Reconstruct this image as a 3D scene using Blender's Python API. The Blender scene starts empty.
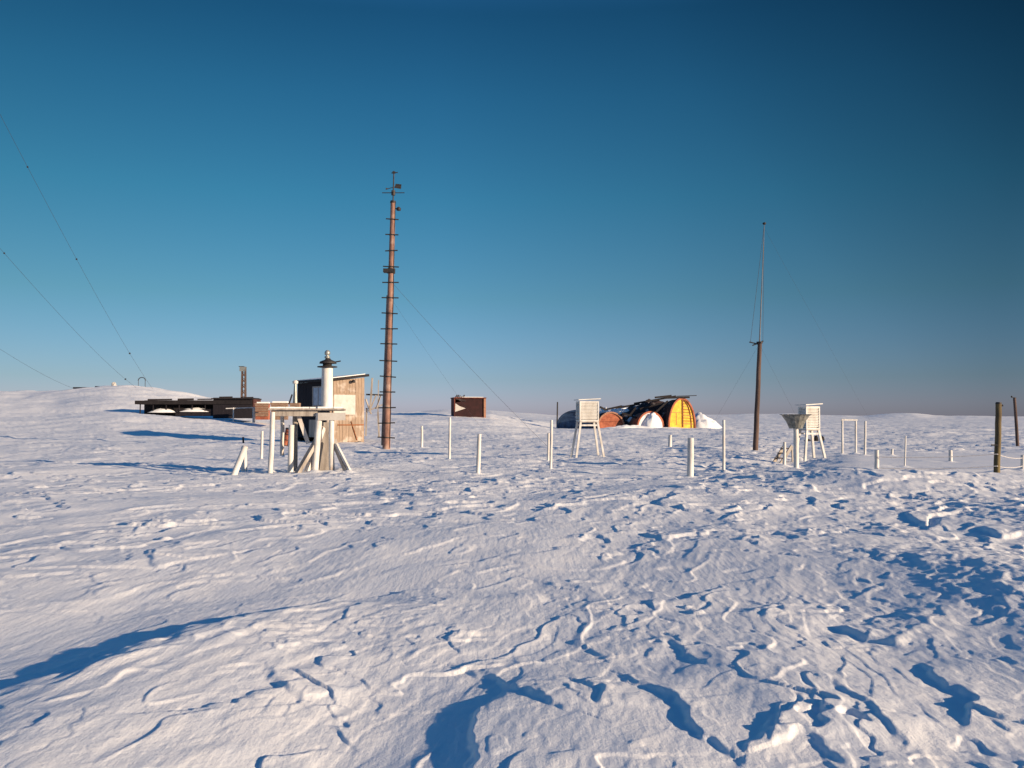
import bpy, math, random
import numpy as np
from mathutils import Vector, Matrix
random.seed(7)
PI = math.pi
sc = bpy.context.scene
COL = sc.collection

# ------------------------------------------------------------------ camera model
F = 887.0
CAMH = 1.70
PITCH = math.atan(34.0 / F)

def zy(y, D):
    """height of the point that stands at distance D and shows at picture row y"""
    return CAMH + D * math.tan(PITCH + math.atan((384.0 - y) / F))

def xx(px, D):
    return D * (px - 512.0) / F

# ------------------------------------------------------------------ noise
rng = np.random.RandomState(11)
PERM = rng.permutation(512).astype(np.int64)
GA = rng.rand(512) * 2 * PI
GX, GY = np.cos(GA), np.sin(GA)

def perlin(x, y, seed=0):
    x = np.asarray(x, dtype=np.float64) + seed * 37.31
    y = np.asarray(y, dtype=np.float64) + seed * 91.73
    xi = np.floor(x).astype(np.int64); yi = np.floor(y).astype(np.int64)
    xf = x - xi; yf = y - yi
    u = xf * xf * xf * (xf * (xf * 6 - 15) + 10)
    v = yf * yf * yf * (yf * (yf * 6 - 15) + 10)
    def g(ix, iy, dx, dy):
        h = PERM[(PERM[ix & 511] + iy) & 511]
        return GX[h] * dx + GY[h] * dy
    a = g(xi, yi, xf, yf); b = g(xi + 1, yi, xf - 1, yf)
    c = g(xi, yi + 1, xf, yf - 1); d = g(xi + 1, yi + 1, xf - 1, yf - 1)
    return (a + (b - a) * u + (c - a) * v + (a - b - c + d) * u * v) * 1.5

def fbm(x, y, seed, o=3, gain=0.5):
    s = 0; a = 1.0; f = 1.0
    for i in range(o):
        s = s + a * perlin(x * f, y * f, seed + i * 3)
        a *= gain; f *= 2.03
    return s

def sstep(e0, e1, t):
    t = np.clip((t - e0) / (e1 - e0), 0, 1)
    return t * t * (3 - 2 * t)

# ------------------------------------------------------------------ terrain
CPX = [-900, -200, 0, 55, 75, 110, 135, 170, 200, 250, 300, 380, 430, 480, 560, 900, 1024, 2200]
CY = [399, 397, 396, 395.5, 393, 390.3, 391, 395, 399.5, 405, 410, 412.5, 412.5, 414.5, 418.5, 419, 419, 419]

DPX = np.arange(-900, 2201, 2.0)
DCY = np.interp(DPX, CPX, CY)
_k = np.exp(-0.5 * (np.arange(-30, 31) * 2.0 / 8.0) ** 2); _k /= _k.sum()
DCY = np.convolve(np.pad(DCY, 30, mode='edge'), _k, mode='valid')

def z_large(x, y):
    x = np.asarray(x, dtype=np.float64); y = np.asarray(y, dtype=np.float64)
    yy = np.maximum(y, 0.5)
    px = 512 + F * x / yy
    px = np.where(y < 2, np.where(x < 0, -900, 2200), px)
    cy = np.interp(px, DPX, DCY)
    e = (418.0 - cy)
    D = np.hypot(x, y)
    s = sstep(55, 215, D)
    z = e / F * 215.0 * s + CAMH * s * np.clip(e / 3.0, 0, 1)
    z = z * (1 - 0.75 * sstep(235, 520, D))
    z = z * sstep(-20, 40, y)
    z = z + (0.5 * perlin(x / 14.0, y / 21.0, 77) + 0.3 * perlin(x / 4.5, y / 9.0, 78)) * sstep(120, 190, D) * (1 - sstep(380, 460, px)) * (1 - sstep(400, 700, D))
    # far ridges
    ridge = 6 + 5 * perlin(px / 140.0, D * 0 + 3.3, 5) + 2.0 * perlin(px / 37.0, D * 0 + 7.3, 8)
    bump = 9.0 * np.exp(-((px - 470) / 110.0) ** 2) + 5 * np.exp(-((px - 905) / 32.0) ** 2) + 5.0 * np.exp(-((px - 790) / 70.0) ** 2)
    z = z + (ridge * 0.55 + bump) * sstep(700, 1300, D) * (1 - sstep(1500, 2400, D)) * (y > 0)
    return z

WA = math.radians(17)
WX, WY = math.sin(WA), math.cos(WA)

# ledges seen in the foreground, as ground lines (picture columns and rows of the flat ground)
LEDGES = [
    ([(458, 666), (470, 668), (500, 682), (514, 690), (530, 700), (562, 716), (580, 722)], 0.085, 1.0),
    ([(508, 692), (496, 702), (476, 712), (474, 728), (466, 744), (472, 768), (468, 790)], 0.12, 1.2),
    ([(-90, 712), (0, 698), (60, 686), (150, 658), (250, 628), (310, 610), (356, 592)], 0.48, 1.8, 0.26),
    ([(400, 590), (420, 588), (440, 588)], 0.12, 0.9),
    ([(632, 684), (650, 694), (672, 708), (695, 736), (745, 772)], 0.10, 1.0),
    ([(584, 690), (600, 697), (598, 716)], 0.075, 0.6),
    ([(652, 590), (678, 602), (706, 592)], 0.10, 0.9),
    ([(532, 578), (560, 584), (600, 592)], 0.06, 0.8),
    ([(655, 640), (676, 652), (704, 668), (724, 674)], 0.06, 0.8),
    ([(300, 708), (276, 696), (270, 680)], 0.07, 0.6),
    ([(440, 630), (460, 636), (475, 636)], 0.05, 0.5),
    ([(485, 662), (512, 660), (545, 664)], 0.05, 0.6),
    ([(568, 640), (590, 650), (600, 658)], 0.05, 0.6),
    ([(905, 515), (925, 530), (945, 520)], 0.16, 1.2),
    ([(975, 532), (1000, 540), (1040, 538)], 0.18, 1.5),
    ([(830, 626), (862, 640), (905, 645)], 0.13, 1.0),
    ([(905, 660), (938, 686), (962, 705), (960, 745)], 0.10, 1.0),
    ([(770, 755), (800, 748), (830, 768), (860, 775)], 0.06, 1.0),
    ([(215, 720), (240, 716), (262, 700), (300, 688)], 0.07, 1.4),
    ([(820, 690), (850, 705), (880, 735), (900, 760)], 0.06, 0.8),
    ([(700, 612), (740, 616), (760, 610)], 0.05, 0.8),
    ([(230, 555), (245, 557), (262, 553)], 0.07, 0.8),
    ([(148, 560), (165, 572), (178, 570)], 0.07, 0.8),
    ([(735, 770), (760, 745), (800, 700)], 0.06, 0.9),
    ([(30, 462), (80, 466), (150, 464)], 0.25, 3.0),
    ([(255, 452), (300, 455)], 0.1, 2.0),
    ([(520, 516), (580, 507), (640, 498)], 0.16, 2.5),
    ([(700, 478), (770, 482), (850, 484)], 0.34, 2.5),
    ([(860, 482), (940, 486), (1030, 484)], 0.28, 2.0),
    ([(500, 425), (540, 426), (560, 426)], 1.1, 12.0),
    ([(380, 421), (430, 423), (480, 424)], 0.7, 10.0),
]

def ledge_world():
    out = []
    for pts, A, L, *sw in LEDGES:
        w = []
        for px, y in pts:
            D = CAMH / math.tan(-(PITCH + math.atan((384.0 - y) / F)))
            w.append((xx(px, D), D))
        out.append((w, A, L, sw[0] if sw else 0.0))
    return out
LW = ledge_world()

def ledges(x, y, out):
    for pts, A, L, SW in LW:
        xs = [p[0] for p in pts]; ys = [p[1] for p in pts]
        m = 4 * L
        sel = np.where((x > min(xs) - m) & (x < max(xs) + m) & (y > min(ys) - m) & (y < max(ys) + m))[0]
        if not len(sel):
            continue
        X = x[sel]; Y = y[sel]
        scl = 0.5 + 0.05 * np.hypot(X, Y)
        wob = 0.085 * scl * perlin(X / (0.35 * scl), Y / (0.35 * scl), 31) + 0.034 * scl * perlin(X / (0.12 * scl), Y / (0.1 * scl), 32)
        best = np.full(len(sel), 1e9); bs = np.zeros(len(sel)); sd = np.zeros(len(sel)); aw = np.zeros(len(sel)); along = np.zeros(len(sel))
        n = len(pts) - 1
        tot = sum(math.hypot(xs[i + 1] - xs[i], ys[i + 1] - ys[i]) for i in range(n))
        acc = 0
        cxd, cyd = xs[-1] - xs[0], ys[-1] - ys[0]
        ox, oy = cyd, -cxd
        if ox * 0.87 - oy * 0.5 < 0: ox, oy = -ox, -oy
        for i in range(n):
            ax, ay = pts[i]; bx, by = pts[i + 1]
            dx, dy = bx - ax, by - ay; l = math.hypot(dx, dy)
            nx, ny = dy / l, -dx / l
            if nx * ox + ny * oy < 0:
                nx, ny = -nx, -ny
            t = np.clip(((X - ax) * dx + (Y - ay) * dy) / (l * l), 0, 1)
            d = np.hypot(X - ax - dx * t, Y - ay - dy * t)
            s = (X - ax) * nx + (Y - ay) * ny
            b = (d < best - 1e-7) | ((np.abs(d - best) <= 1e-7) & (np.abs(s) > bs))
            bs = np.where(b, np.abs(s), bs)
            best = np.where(b, d, best)
            sd = np.where(b, np.where(s >= 0, d, -d), sd)
            wgt = np.exp(-d / (0.10 + 0.02 * np.hypot(X, Y))) * l + 1e-30; aw += wgt; along += wgt * (acc + t * l) / tot
            acc += l
        along = along / aw
        sd = sd + wob
        w = 0.018 + 0.0035 * np.hypot(X, Y) * 0.6
        if SW:
            w = SW; sd = sd + SW * 1.1 * perlin(X / 0.8, Y / 1.6, 34) + SW * .35 * perlin((X * WY - Y * WX) / .12, (X * WX + Y * WY) / .9, 35)
        hi = sstep(-w, w, sd) * np.exp(-np.maximum(sd, 0) / (L * 0.7))
        lo = (1 - sstep(-w, w, sd)) * np.exp(-np.maximum(-sd, 0) / (L * 0.35)) * -0.15
        tap = sstep(0, 0.28, along) * sstep(0, 0.28, 1 - along)
        # nothing beyond the ends
        tap = tap * np.exp(-(np.sqrt(np.maximum(best ** 2 - bs ** 2, 0)) / (0.3 * L)) ** 2)
        tap = np.where((along <= 0.0001) | (along >= 0.9999), 0, tap)
        out[sel] += 0.30 * A * tap * (hi + lo)

FEET = [(233, 476), (245, 471), (262, 459), (272, 472), (291, 472), (315, 474), (331, 475), (297, 473), (350, 474), (422, 447), (449.5, 460), (478, 475), (550.5, 470), (548, 461),
        (669.5, 448), (689.5, 476.5), (723, 473), (783.5, 467), (795, 471), (864, 461), (875.5, 477.5), (891, 461), (903.5, 473), (949.5, 467), (1021, 475.5), (995, 479.5), (841, 459), (855, 459),
        (386.5, 449), (754.5, 452.5), (573, 457), (601, 457), (800, 461), (814, 461), (826, 461), (1017, 447)]
FEETW = []
for _px, _y in FEET:
    _D = CAMH / math.tan(-(PITCH + math.atan((384.0 - _y) / F)))
    FEETW.append((xx(_px, _D), _D))

def z_detail(x, y):
    x = np.asarray(x, dtype=np.float64); y = np.asarray(y, dtype=np.float64)
    r = np.hypot(x, y)
    u = x * WX + y * WY
    v = x * WY - y * WX
    wx = perlin(x / 3.1, y / 3.1, 1); wy = perlin(x / 3.1, y / 3.1, 2)
    uu = u + 0.9 * wx; vv = v + 0.5 * wy
    # wind drifts
    h = 0.075 * perlin(uu / 9.0, vv / 3.6, 3) + 0.011 * perlin(uu / 3.4, vv / 1.2, 4)
    h += 0.058 * perlin(x / 2.9 + 3, y / 4.2, 61) + 0.018 * perlin(x / 0.9, y / 1.2, 62)
    h += 0.20 * perlin(x / 31.0, y / 17.0, 6) * sstep(12, 60, r)
    # how broken the crust is
    px = 512 + F * x / np.maximum(y, 1.0)
    rough = sstep(-0.28, 0.35, perlin(x / 6.0, y / 6.0, 9) + 0.35 * perlin(x / 1.7, y / 1.7, 10))
    side = sstep(120, 620, px)
    rough = rough * (0.30 + 0.70 * side)
    # plates cut by the wind: sharp edges on the lee side of the sun
    gx, gy = 0.76, 0.65
    q = (x * gx + y * gy) / 2.1 + 1.25 * perlin(x / 1.5, y / 1.7, 12) + 0.55 * perlin(x / 0.62, y / 0.55, 13) + 0.20 * perlin(x / .27 + y / .5, y / .24, 23) + .06 * perlin(x / .11, y / .13, 24)
    fr = q - np.floor(q)
    saw = (1 - fr) * sstep(0.0, 0.05, fr)
    m1 = sstep(-0.3, 0.3, perlin(x / .7 + 9, y / .6, 29)) * sstep(-0.1, 0.25, perlin(x / 1.9 + 5, y / 1.9, 14) + 0.2 * perlin(x / .5, y / .5, 15))
    h += 0.027 * saw * m1 * (0.5 + 0.5 * rough)
    q2 = (x * 0.9 + y * 0.3) / 0.8 + 1.1 * perlin(x / 0.55, y / 0.75, 16) + 0.45 * perlin(x / 0.21, y / 0.19, 17) + .12 * perlin(x / .09, y / .1, 30)
    fr2 = q2 - np.floor(q2)
    saw2 = (1 - fr2) * sstep(0.0, 0.08, fr2)
    m2 = sstep(-0.1, 0.3, perlin(x / 0.95, y / 1.3, 18))
    h += 0.011 * saw2 * m2 * (0.4 + 0.6 * rough)
    # terraces along the wind
    p = perlin(uu / 2.4, vv / 0.85, 19) + 0.25 * perlin(u / 0.5, v / 0.22, 20)
    T = sstep(-0.33, -0.29, p) + sstep(0.02, 0.06, p) + sstep(0.36, 0.40, p)
    h += 0.0045 * T * (0.5 + 0.5 * rough)
    # thin wind carved blades, broken along their length
    ra = (perlin(uu / 2.0 + .4 * perlin(x / .5, y / .5, 72), vv / 0.55 + .35 * perlin(u / .6, v / .35, 73), 70))
    h += 0.017 * np.where(ra > 0, np.exp(-ra / 0.22), np.maximum(0, 1 + ra / 0.07) ** 1.4) * sstep(-.15, .25, perlin(x / 1.1, y / 1.5, 74)) * (0.6 + 0.4 * sstep(8, 14, r))
    rb_ = (perlin(uu / 4.5 + .5 * perlin(x / 1.2, y / 1.2, 82), vv / 1.5 + .3 * perlin(u / 1.1, v / .8, 83), 80))
    h += 0.034 * sstep(9, 16, r) * np.where(rb_ > 0, np.exp(-rb_ / 0.2), np.maximum(0, 1 + rb_ / 0.06) ** 1.4) * sstep(-.2, .2, perlin(x / 2.5, y / 3.5, 84)) * (1 - .5 * sstep(100, 200, r))
    ch = perlin(x / 0.33, y / 0.5, 51) + .5 * perlin(x / .13, y / .17, 52)
    h += 0.004 * sstep(0.55, 0.70, ch) * sstep(-.1, .3, perlin(x / 2.2, y / 3.1, 53)) * (1 - sstep(25, 45, r))
    # streaks
    h += 0.0050 * sstep(-.2, .5, perlin(x / 1.4, y / 2.1, 66)) * perlin(uu / 1.3, vv / 0.13 + .5 * perlin(u / .8, v / .3, 67), 21) + 0.0012 * perlin(u / 0.5, v / 0.045, 22)
    # crumbled crust on the right
    rub = sstep(720, 900, px) * (1 - sstep(1300, 1700, px)) * sstep(5.0, 6.5, y) * (1 - sstep(17, 24, y))
    rub = rub * sstep(-0.45, 0.1, perlin(x / 1.6, y / 2.2, 24))
    rb = fbm(x / 0.26, y / 0.33, 25, 3, 0.6)
    h += rub * 0.016 * rb
    h += 0.002 * rough * fbm(x / 0.11, y / 0.16, 28, 2, 0.5) * (1 - sstep(18, 40, r))
    # farther lumps and dunes, long across the view
    f1 = sstep(18, 40, r)
    q3 = (x * .6 + y * .5) / 2.6 + 1.5 * perlin(x / 2.6, y / 1.8, 43) + .7 * perlin(x / 1.1, y / .8, 44) + .25 * perlin(x / .5, y / .4, 48)
    fr3 = q3 - np.floor(q3); saw3 = (1 - fr3) * sstep(0.0, 0.08, fr3)
    h += sstep(7, 16, r) * 0.046 * saw3 * sstep(-.3, .15, perlin(x / 4.0, y / 5.0, 45))  * (1 - 0.6 * sstep(160, 400, r))
    h += f1 * (0.07 * perlin(x / 4.5, y / 2.0, 40) + 0.045 * perlin(x / 1.7, y / 1.1, 41)) * (0.55 + 0.85 * sstep(300, 800, px)) * (1 - 0.7 * sstep(160, 400, r))
    f2 = sstep(60, 110, r)
    h += f2 * 0.30 * perlin(x / 16.0, y / 7.0, 42)
    # smooth plot on the right between the posts
    plot = sstep(800, 860, px) * sstep(25.2, 26.6, y) * (1 - sstep(36, 42, y))
    h = h * (1 - 0.85 * plot) + (0.20 - 0.012 * (0.87 * (x - 14) - 0.5 * (y - 31))) * plot
    # broad swells whose far flank only grazes the sun
    for (cx, cy_, sx_, sy_, A_) in ((5.0, 8.6, 0.85, 2.4, 0.24), (0.15, 4.7, 0.55, 0.8, 0.085), (9.6, 14.0, 1.2, 2.6, 0.22), (3.4, 20.0, 2.0, 2.2, 0.16), (8.6, 21.5, 1.8, 1.6, 0.26), (2.6, 11.0, 1.0, 2.5, .05), (1.9, 5.6, .6, .8, .08), (11.5, 22.5, 2.5, 1.2, 0.22), (-2.3, 4.7, 0.5, 2.6, 0.05),
                                    (-9.0, 17.0, 2.0, 3.0, .08), (-5.0, 11.5, 1.1, 3.2, .08)):
        h += A_ * np.exp(-0.5 * (((x - cx) / sx_) ** 2 + ((y - cy_) / sy_) ** 2))
    for i_, (fx, fy) in enumerate(FEETW):
        a_ = 0.5 + (i_ * 0.37) % 0.5
        d2 = ((x - fx) ** 2 + (y - fy) ** 2)
        dl = ((x - fx + .5) ** 2 / 0.30 + (y - fy - .25) ** 2 / 0.08)
        h += 0.09 * a_ * np.exp(-d2 / 0.035) + 0.06 * a_ * np.exp(-dl) - 0.035 * np.exp(-d2 / 0.25)
    # calm below the camera
    h = h * sstep(0.5, 3.0, r)
    return h

def terrain(x, y):
    x = np.atleast_1d(np.asarray(x, dtype=np.float64)); y = np.atleast_1d(np.asarray(y, dtype=np.float64))
    z = z_large(x, y) + z_detail(x, y)
    ledges(x, y, z)
    return z

def gz(x, y):
    return float(terrain([x], [y])[0])

def ray_ground(px, y):
    """distance of the (smooth) ground that shows at picture point"""
    D = np.exp(np.linspace(math.log(3), math.log(600), 4000))
    z = z_large(xx(px, D), D)
    zz = CAMH + D * math.tan(PITCH + math.atan((384.0 - y) / F))
    i = np.argmax(z >= zz)
    return float(D[i]) if z[i] >= zz[i] else 215.0

# ------------------------------------------------------------------ materials
def new_mat(name):
    m = bpy.data.materials.new(name); m.use_nodes = True
    nt = m.node_tree; b = nt.nodes['Principled BSDF']
    return m, nt, b

def mat(name, c1, c2=None, rough=0.75, scale=4.0, stretch=(1, 1, 1), bump=0.15, bscale=None, detail=6, metal=0.0, spec=0.3, dirt=None, dirt_amt=0.45):
    m, nt, b = new_mat(name)
    N = nt.nodes; Lk = nt.links
    c2 = c2 or tuple(v * 0.7 for v in c1)
    tc = N.new('ShaderNodeTexCoord'); mp = N.new('ShaderNodeMapping')
    mp.inputs['Scale'].default_value = stretch
    Lk.new(tc.outputs['Object'], mp.inputs['Vector'])
    n = N.new('ShaderNodeTexNoise'); n.inputs['Scale'].default_value = scale; n.inputs['Detail'].default_value = detail
    n.inputs['Roughness'].default_value = 0.65
    Lk.new(mp.outputs['Vector'], n.inputs['Vector'])
    r = N.new('ShaderNodeValToRGB')
    r.color_ramp.elements[0].position = 0.36; r.color_ramp.elements[0].color = (*c2, 1)
    r.color_ramp.elements[1].position = 0.62; r.color_ramp.elements[1].color = (*c1, 1)
    Lk.new(n.outputs['Fac'], r.inputs['Fac'])
    out = r.outputs['Color']
    if dirt:
        n2 = N.new('ShaderNodeTexNoise'); n2.inputs['Scale'].default_value = scale * 0.35; n2.inputs['Detail'].default_value = 8
        Lk.new(tc.outputs['Object'], n2.inputs['Vector'])
        r2 = N.new('ShaderNodeValToRGB'); r2.color_ramp.elements[0].position = 1 - dirt_amt - 0.06; r2.color_ramp.elements[1].position = 1 - dirt_amt + 0.06
        Lk.new(n2.outputs['Fac'], r2.inputs['Fac'])
        mx = N.new('ShaderNodeMixRGB'); mx.inputs['Color2'].default_value = (*dirt, 1)
        Lk.new(r2.outputs['Color'], mx.inputs['Fac']); Lk.new(out, mx.inputs['Color1']); out = mx.outputs['Color']
    Lk.new(out, b.inputs['Base Color'])
    b.inputs['Roughness'].default_value = rough; b.inputs['Metallic'].default_value = metal
    b.inputs['Specular IOR Level'].default_value = spec
    bp = N.new('ShaderNodeBump'); bp.inputs['Strength'].default_value = bump; bp.inputs['Distance'].default_value = 0.03
    Lk.new(n.outputs['Fac'], bp.inputs['Height']); Lk.new(bp.outputs['Normal'], b.inputs['Normal'])
    return m

SNOW = (0.86, 0.88, 0.90)
def snow_mat(name):
    m, nt, b = new_mat(name)
    N = nt.nodes; Lk = nt.links
    tc = N.new('ShaderNodeTexCoord')
    mp = N.new('ShaderNodeMapping'); mp.inputs['Rotation'].default_value = (0, 0, WA); mp.inputs['Scale'].default_value = (2.2, 0.7, 1)
    Lk.new(tc.outputs['Object'], mp.inputs['Vector'])
    n = N.new('ShaderNodeTexNoise'); n.inputs['Scale'].default_value = 1.6; n.inputs['Detail'].default_value = 8; n.inputs['Roughness'].default_value = 0.6
    Lk.new(mp.outputs['Vector'], n.inputs['Vector'])
    r = N.new('ShaderNodeValToRGB')
    r.color_ramp.elements[0].position = 0.3; r.color_ramp.elements[0].color = (0.80, 0.825, 0.86, 1)
    r.color_ramp.elements[1].position = 0.65; r.color_ramp.elements[1].color = (0.93, 0.92, 0.90, 1)
    Lk.new(n.outputs['Fac'], r.inputs['Fac']); Lk.new(r.outputs['Color'], b.inputs['Base Color'])
    b.inputs['Roughness'].default_value = 0.62; b.inputs['Specular IOR Level'].default_value = 0.25
    n2 = N.new('ShaderNodeTexNoise'); n2.inputs['Scale'].default_value = 26; n2.inputs['Detail'].default_value = 7; n2.inputs['Roughness'].default_value = 0.7
    Lk.new(tc.outputs['Object'], n2.inputs['Vector'])
    mp3 = N.new('ShaderNodeMapping'); mp3.inputs['Rotation'].default_value = (0, 0, WA); mp3.inputs['Scale'].default_value = (16, 2.2, 4)
    Lk.new(tc.outputs['Object'], mp3.inputs['Vector'])
    n3 = N.new('ShaderNodeTexNoise'); n3.inputs['Scale'].default_value = 1.0; n3.inputs['Detail'].default_value = 5
    Lk.new(mp3.outputs['Vector'], n3.inputs['Vector'])
    ad = N.new('ShaderNodeMath'); ad.operation = 'ADD'
    Lk.new(n2.outputs['Fac'], ad.inputs[0]); Lk.new(n3.outputs['Fac'], ad.inputs[1])
    bp = N.new('ShaderNodeBump'); bp.inputs['Strength'].default_value = 0.55; bp.inputs['Distance'].default_value = 0.014
    Lk.new(ad.outputs[0], bp.inputs['Height']); Lk.new(bp.outputs['Normal'], b.inputs['Normal'])
    return m

M = {}
M['snow'] = snow_mat('wind packed snow')
M['white'] = mat('old white paint', (0.72, 0.71, 0.68), (0.56, 0.53, 0.49), 0.6, 5, (1, 1, .3), dirt=(0.45, 0.40, 0.32), dirt_amt=0.30)
M['post'] = mat('frosted pale post', (0.68, 0.67, 0.65), (0.50, 0.47, 0.44), 0.7, 6, (1, 1, .25), dirt=(0.42, 0.34, 0.28), dirt_amt=0.32)
M['greywood'] = mat('weathered grey wood', (0.42, 0.38, 0.34), (0.22, 0.19, 0.17), 0.85, 5, (1, 1, .15), 0.3)
M['frostwood'] = mat('frosty timber', (0.72, 0.68, 0.64), (0.40, 0.33, 0.29), 0.8, 5, (1, 1, .2), 0.3)
M['plank'] = mat('tan planks', (0.36, 0.27, 0.20), (0.22, 0.155, 0.115), 0.8, 4, (6, 6, .35), 0.3, dirt=(0.46, 0.39, 0.33), dirt_amt=0.40)
M['darkplank'] = mat('dark tarred and shaded planks', (0.020, 0.016, 0.022), (0.010, 0.009, 0.013), 0.85, 5, (5, 5, .3), 0.3)
M['tar'] = mat('tar felt', (0.022, 0.018, 0.020), (0.012, 0.010, 0.012), 0.8, 3, (1, 1, 1), 0.2)
M['brickwood'] = mat('red brown mast paint', (0.30, 0.165, 0.125), (0.15, 0.08, 0.065), 0.75, 3, (1.5, 1.5, .6), 0.3, dirt=(0.38, 0.27, 0.22), dirt_amt=0.40)
M['iron'] = mat('dark iron', (0.05, 0.045, 0.045), (0.022, 0.02, 0.02), 0.6, 8, metal=0.3)
M['rust'] = mat('rusty sheet', (0.17, 0.048, 0.03), (0.08, 0.022, 0.018), 0.85, 3, (1, 1, 1), 0.3, dirt=(0.045, 0.018, 0.018), dirt_amt=0.4)
M['darkrust'] = mat('dark rust', (0.09, 0.035, 0.03), (0.04, 0.018, 0.016), 0.85, 3)
M['maroon'] = mat('maroon inside shade', (0.036, 0.011, 0.012), (0.02, 0.007, 0.008), 0.85, 1.5, dirt=(0.09, 0.03, 0.02), dirt_amt=.3)  # shade inside the container, put into the colour
M['innerrust'] = mat('inner rust', (0.30, 0.08, 0.06), (0.17, 0.045, 0.038), 0.85, 3)
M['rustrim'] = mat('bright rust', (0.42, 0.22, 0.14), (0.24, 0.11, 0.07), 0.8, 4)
M['redend'] = mat('red brown end wall', (0.42, 0.14, 0.075), (0.25, 0.07, 0.04), 0.8, 1.6, (1, 1, 1), 0.2, dirt=(0.13, 0.045, 0.035), dirt_amt=0.36)
M['yellow'] = mat('yellow panels', (0.76, 0.50, 0.045), (0.56, 0.33, 0.03), 0.65, 1.6, (1, 1, 1), 0.2, dirt=(0.30, 0.16, 0.05), dirt_amt=0.30)
M['brownlath'] = mat('brown lath', (0.26, 0.09, 0.03), (0.14, 0.05, 0.02), 0.8, 4)
M['blueshell'] = mat('blue grey shell', (0.06, 0.11, 0.20), (0.03, 0.055, 0.11), 0.6, 1.4, dirt=(0.02, 0.025, 0.04), dirt_amt=0.42)
M['blackhide'] = mat('black torn felt', (0.028, 0.02, 0.022), (0.055, 0.035, 0.035), 0.85, 1.5, (1, 1, 1), 0.4, dirt=(0.78, 0.77, 0.78), dirt_amt=0.37)
M['zinc'] = mat('dull zinc', (0.40, 0.41, 0.38), (0.24, 0.25, 0.23), 0.45, 6, (1, 1, .5), 0.1, metal=0.6)
M['greyrod'] = mat('dull grey rod', (0.16, 0.16, 0.17), (0.10, 0.10, 0.11), 0.6, 6)
M['shield'] = mat('tarnished shield', (0.30, 0.29, 0.25), (0.13, 0.13, 0.12), 0.5, 9, bump=0.1, metal=0.4)
M['snowface'] = mat('snow plastered rusty wall', (0.84, 0.84, 0.86), (0.66, 0.62, 0.62), 0.8, 1.2, dirt=(0.30, 0.10, 0.06), dirt_amt=0.42)
M['olive'] = mat('olive brown post', (0.17, 0.13, 0.06), (0.07, 0.05, 0.03), 0.85, 6, (1, 1, .15), 0.3)
M['brownpole'] = mat('brown pole', (0.13, 0.085, 0.07), (0.06, 0.04, 0.035), 0.85, 5, (1, 1, .12), 0.3)
M['crate'] = mat('tan crate wood', (0.30, 0.20, 0.14), (0.13, 0.08, 0.06), 0.8, 4, (1, 1, 4), 0.3)
M['wire'] = mat('wire', (0.06, 0.06, 0.07), (0.04, 0.04, 0.05), 0.6, 8, metal=0.2)
M['palewire'] = mat('frosted wire', (0.62, 0.60, 0.60), (0.45, 0.43, 0.43), 0.7, 8)
M['glasspane'] = mat('sky blue pane', (0.30, 0.38, 0.50), (0.18, 0.23, 0.33), 0.25, 3, bump=0.02, spec=0.6)
M['whiteboard'] = mat('white board', (0.52, 0.50, 0.47), (0.42, 0.39, 0.36), 0.6, 2.5, dirt=(.30, .25, .20), dirt_amt=.30)
M['rock'] = mat('dark rock', (0.07, 0.05, 0.045), (0.03, 0.025, 0.025), 0.9, 12)

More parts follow.
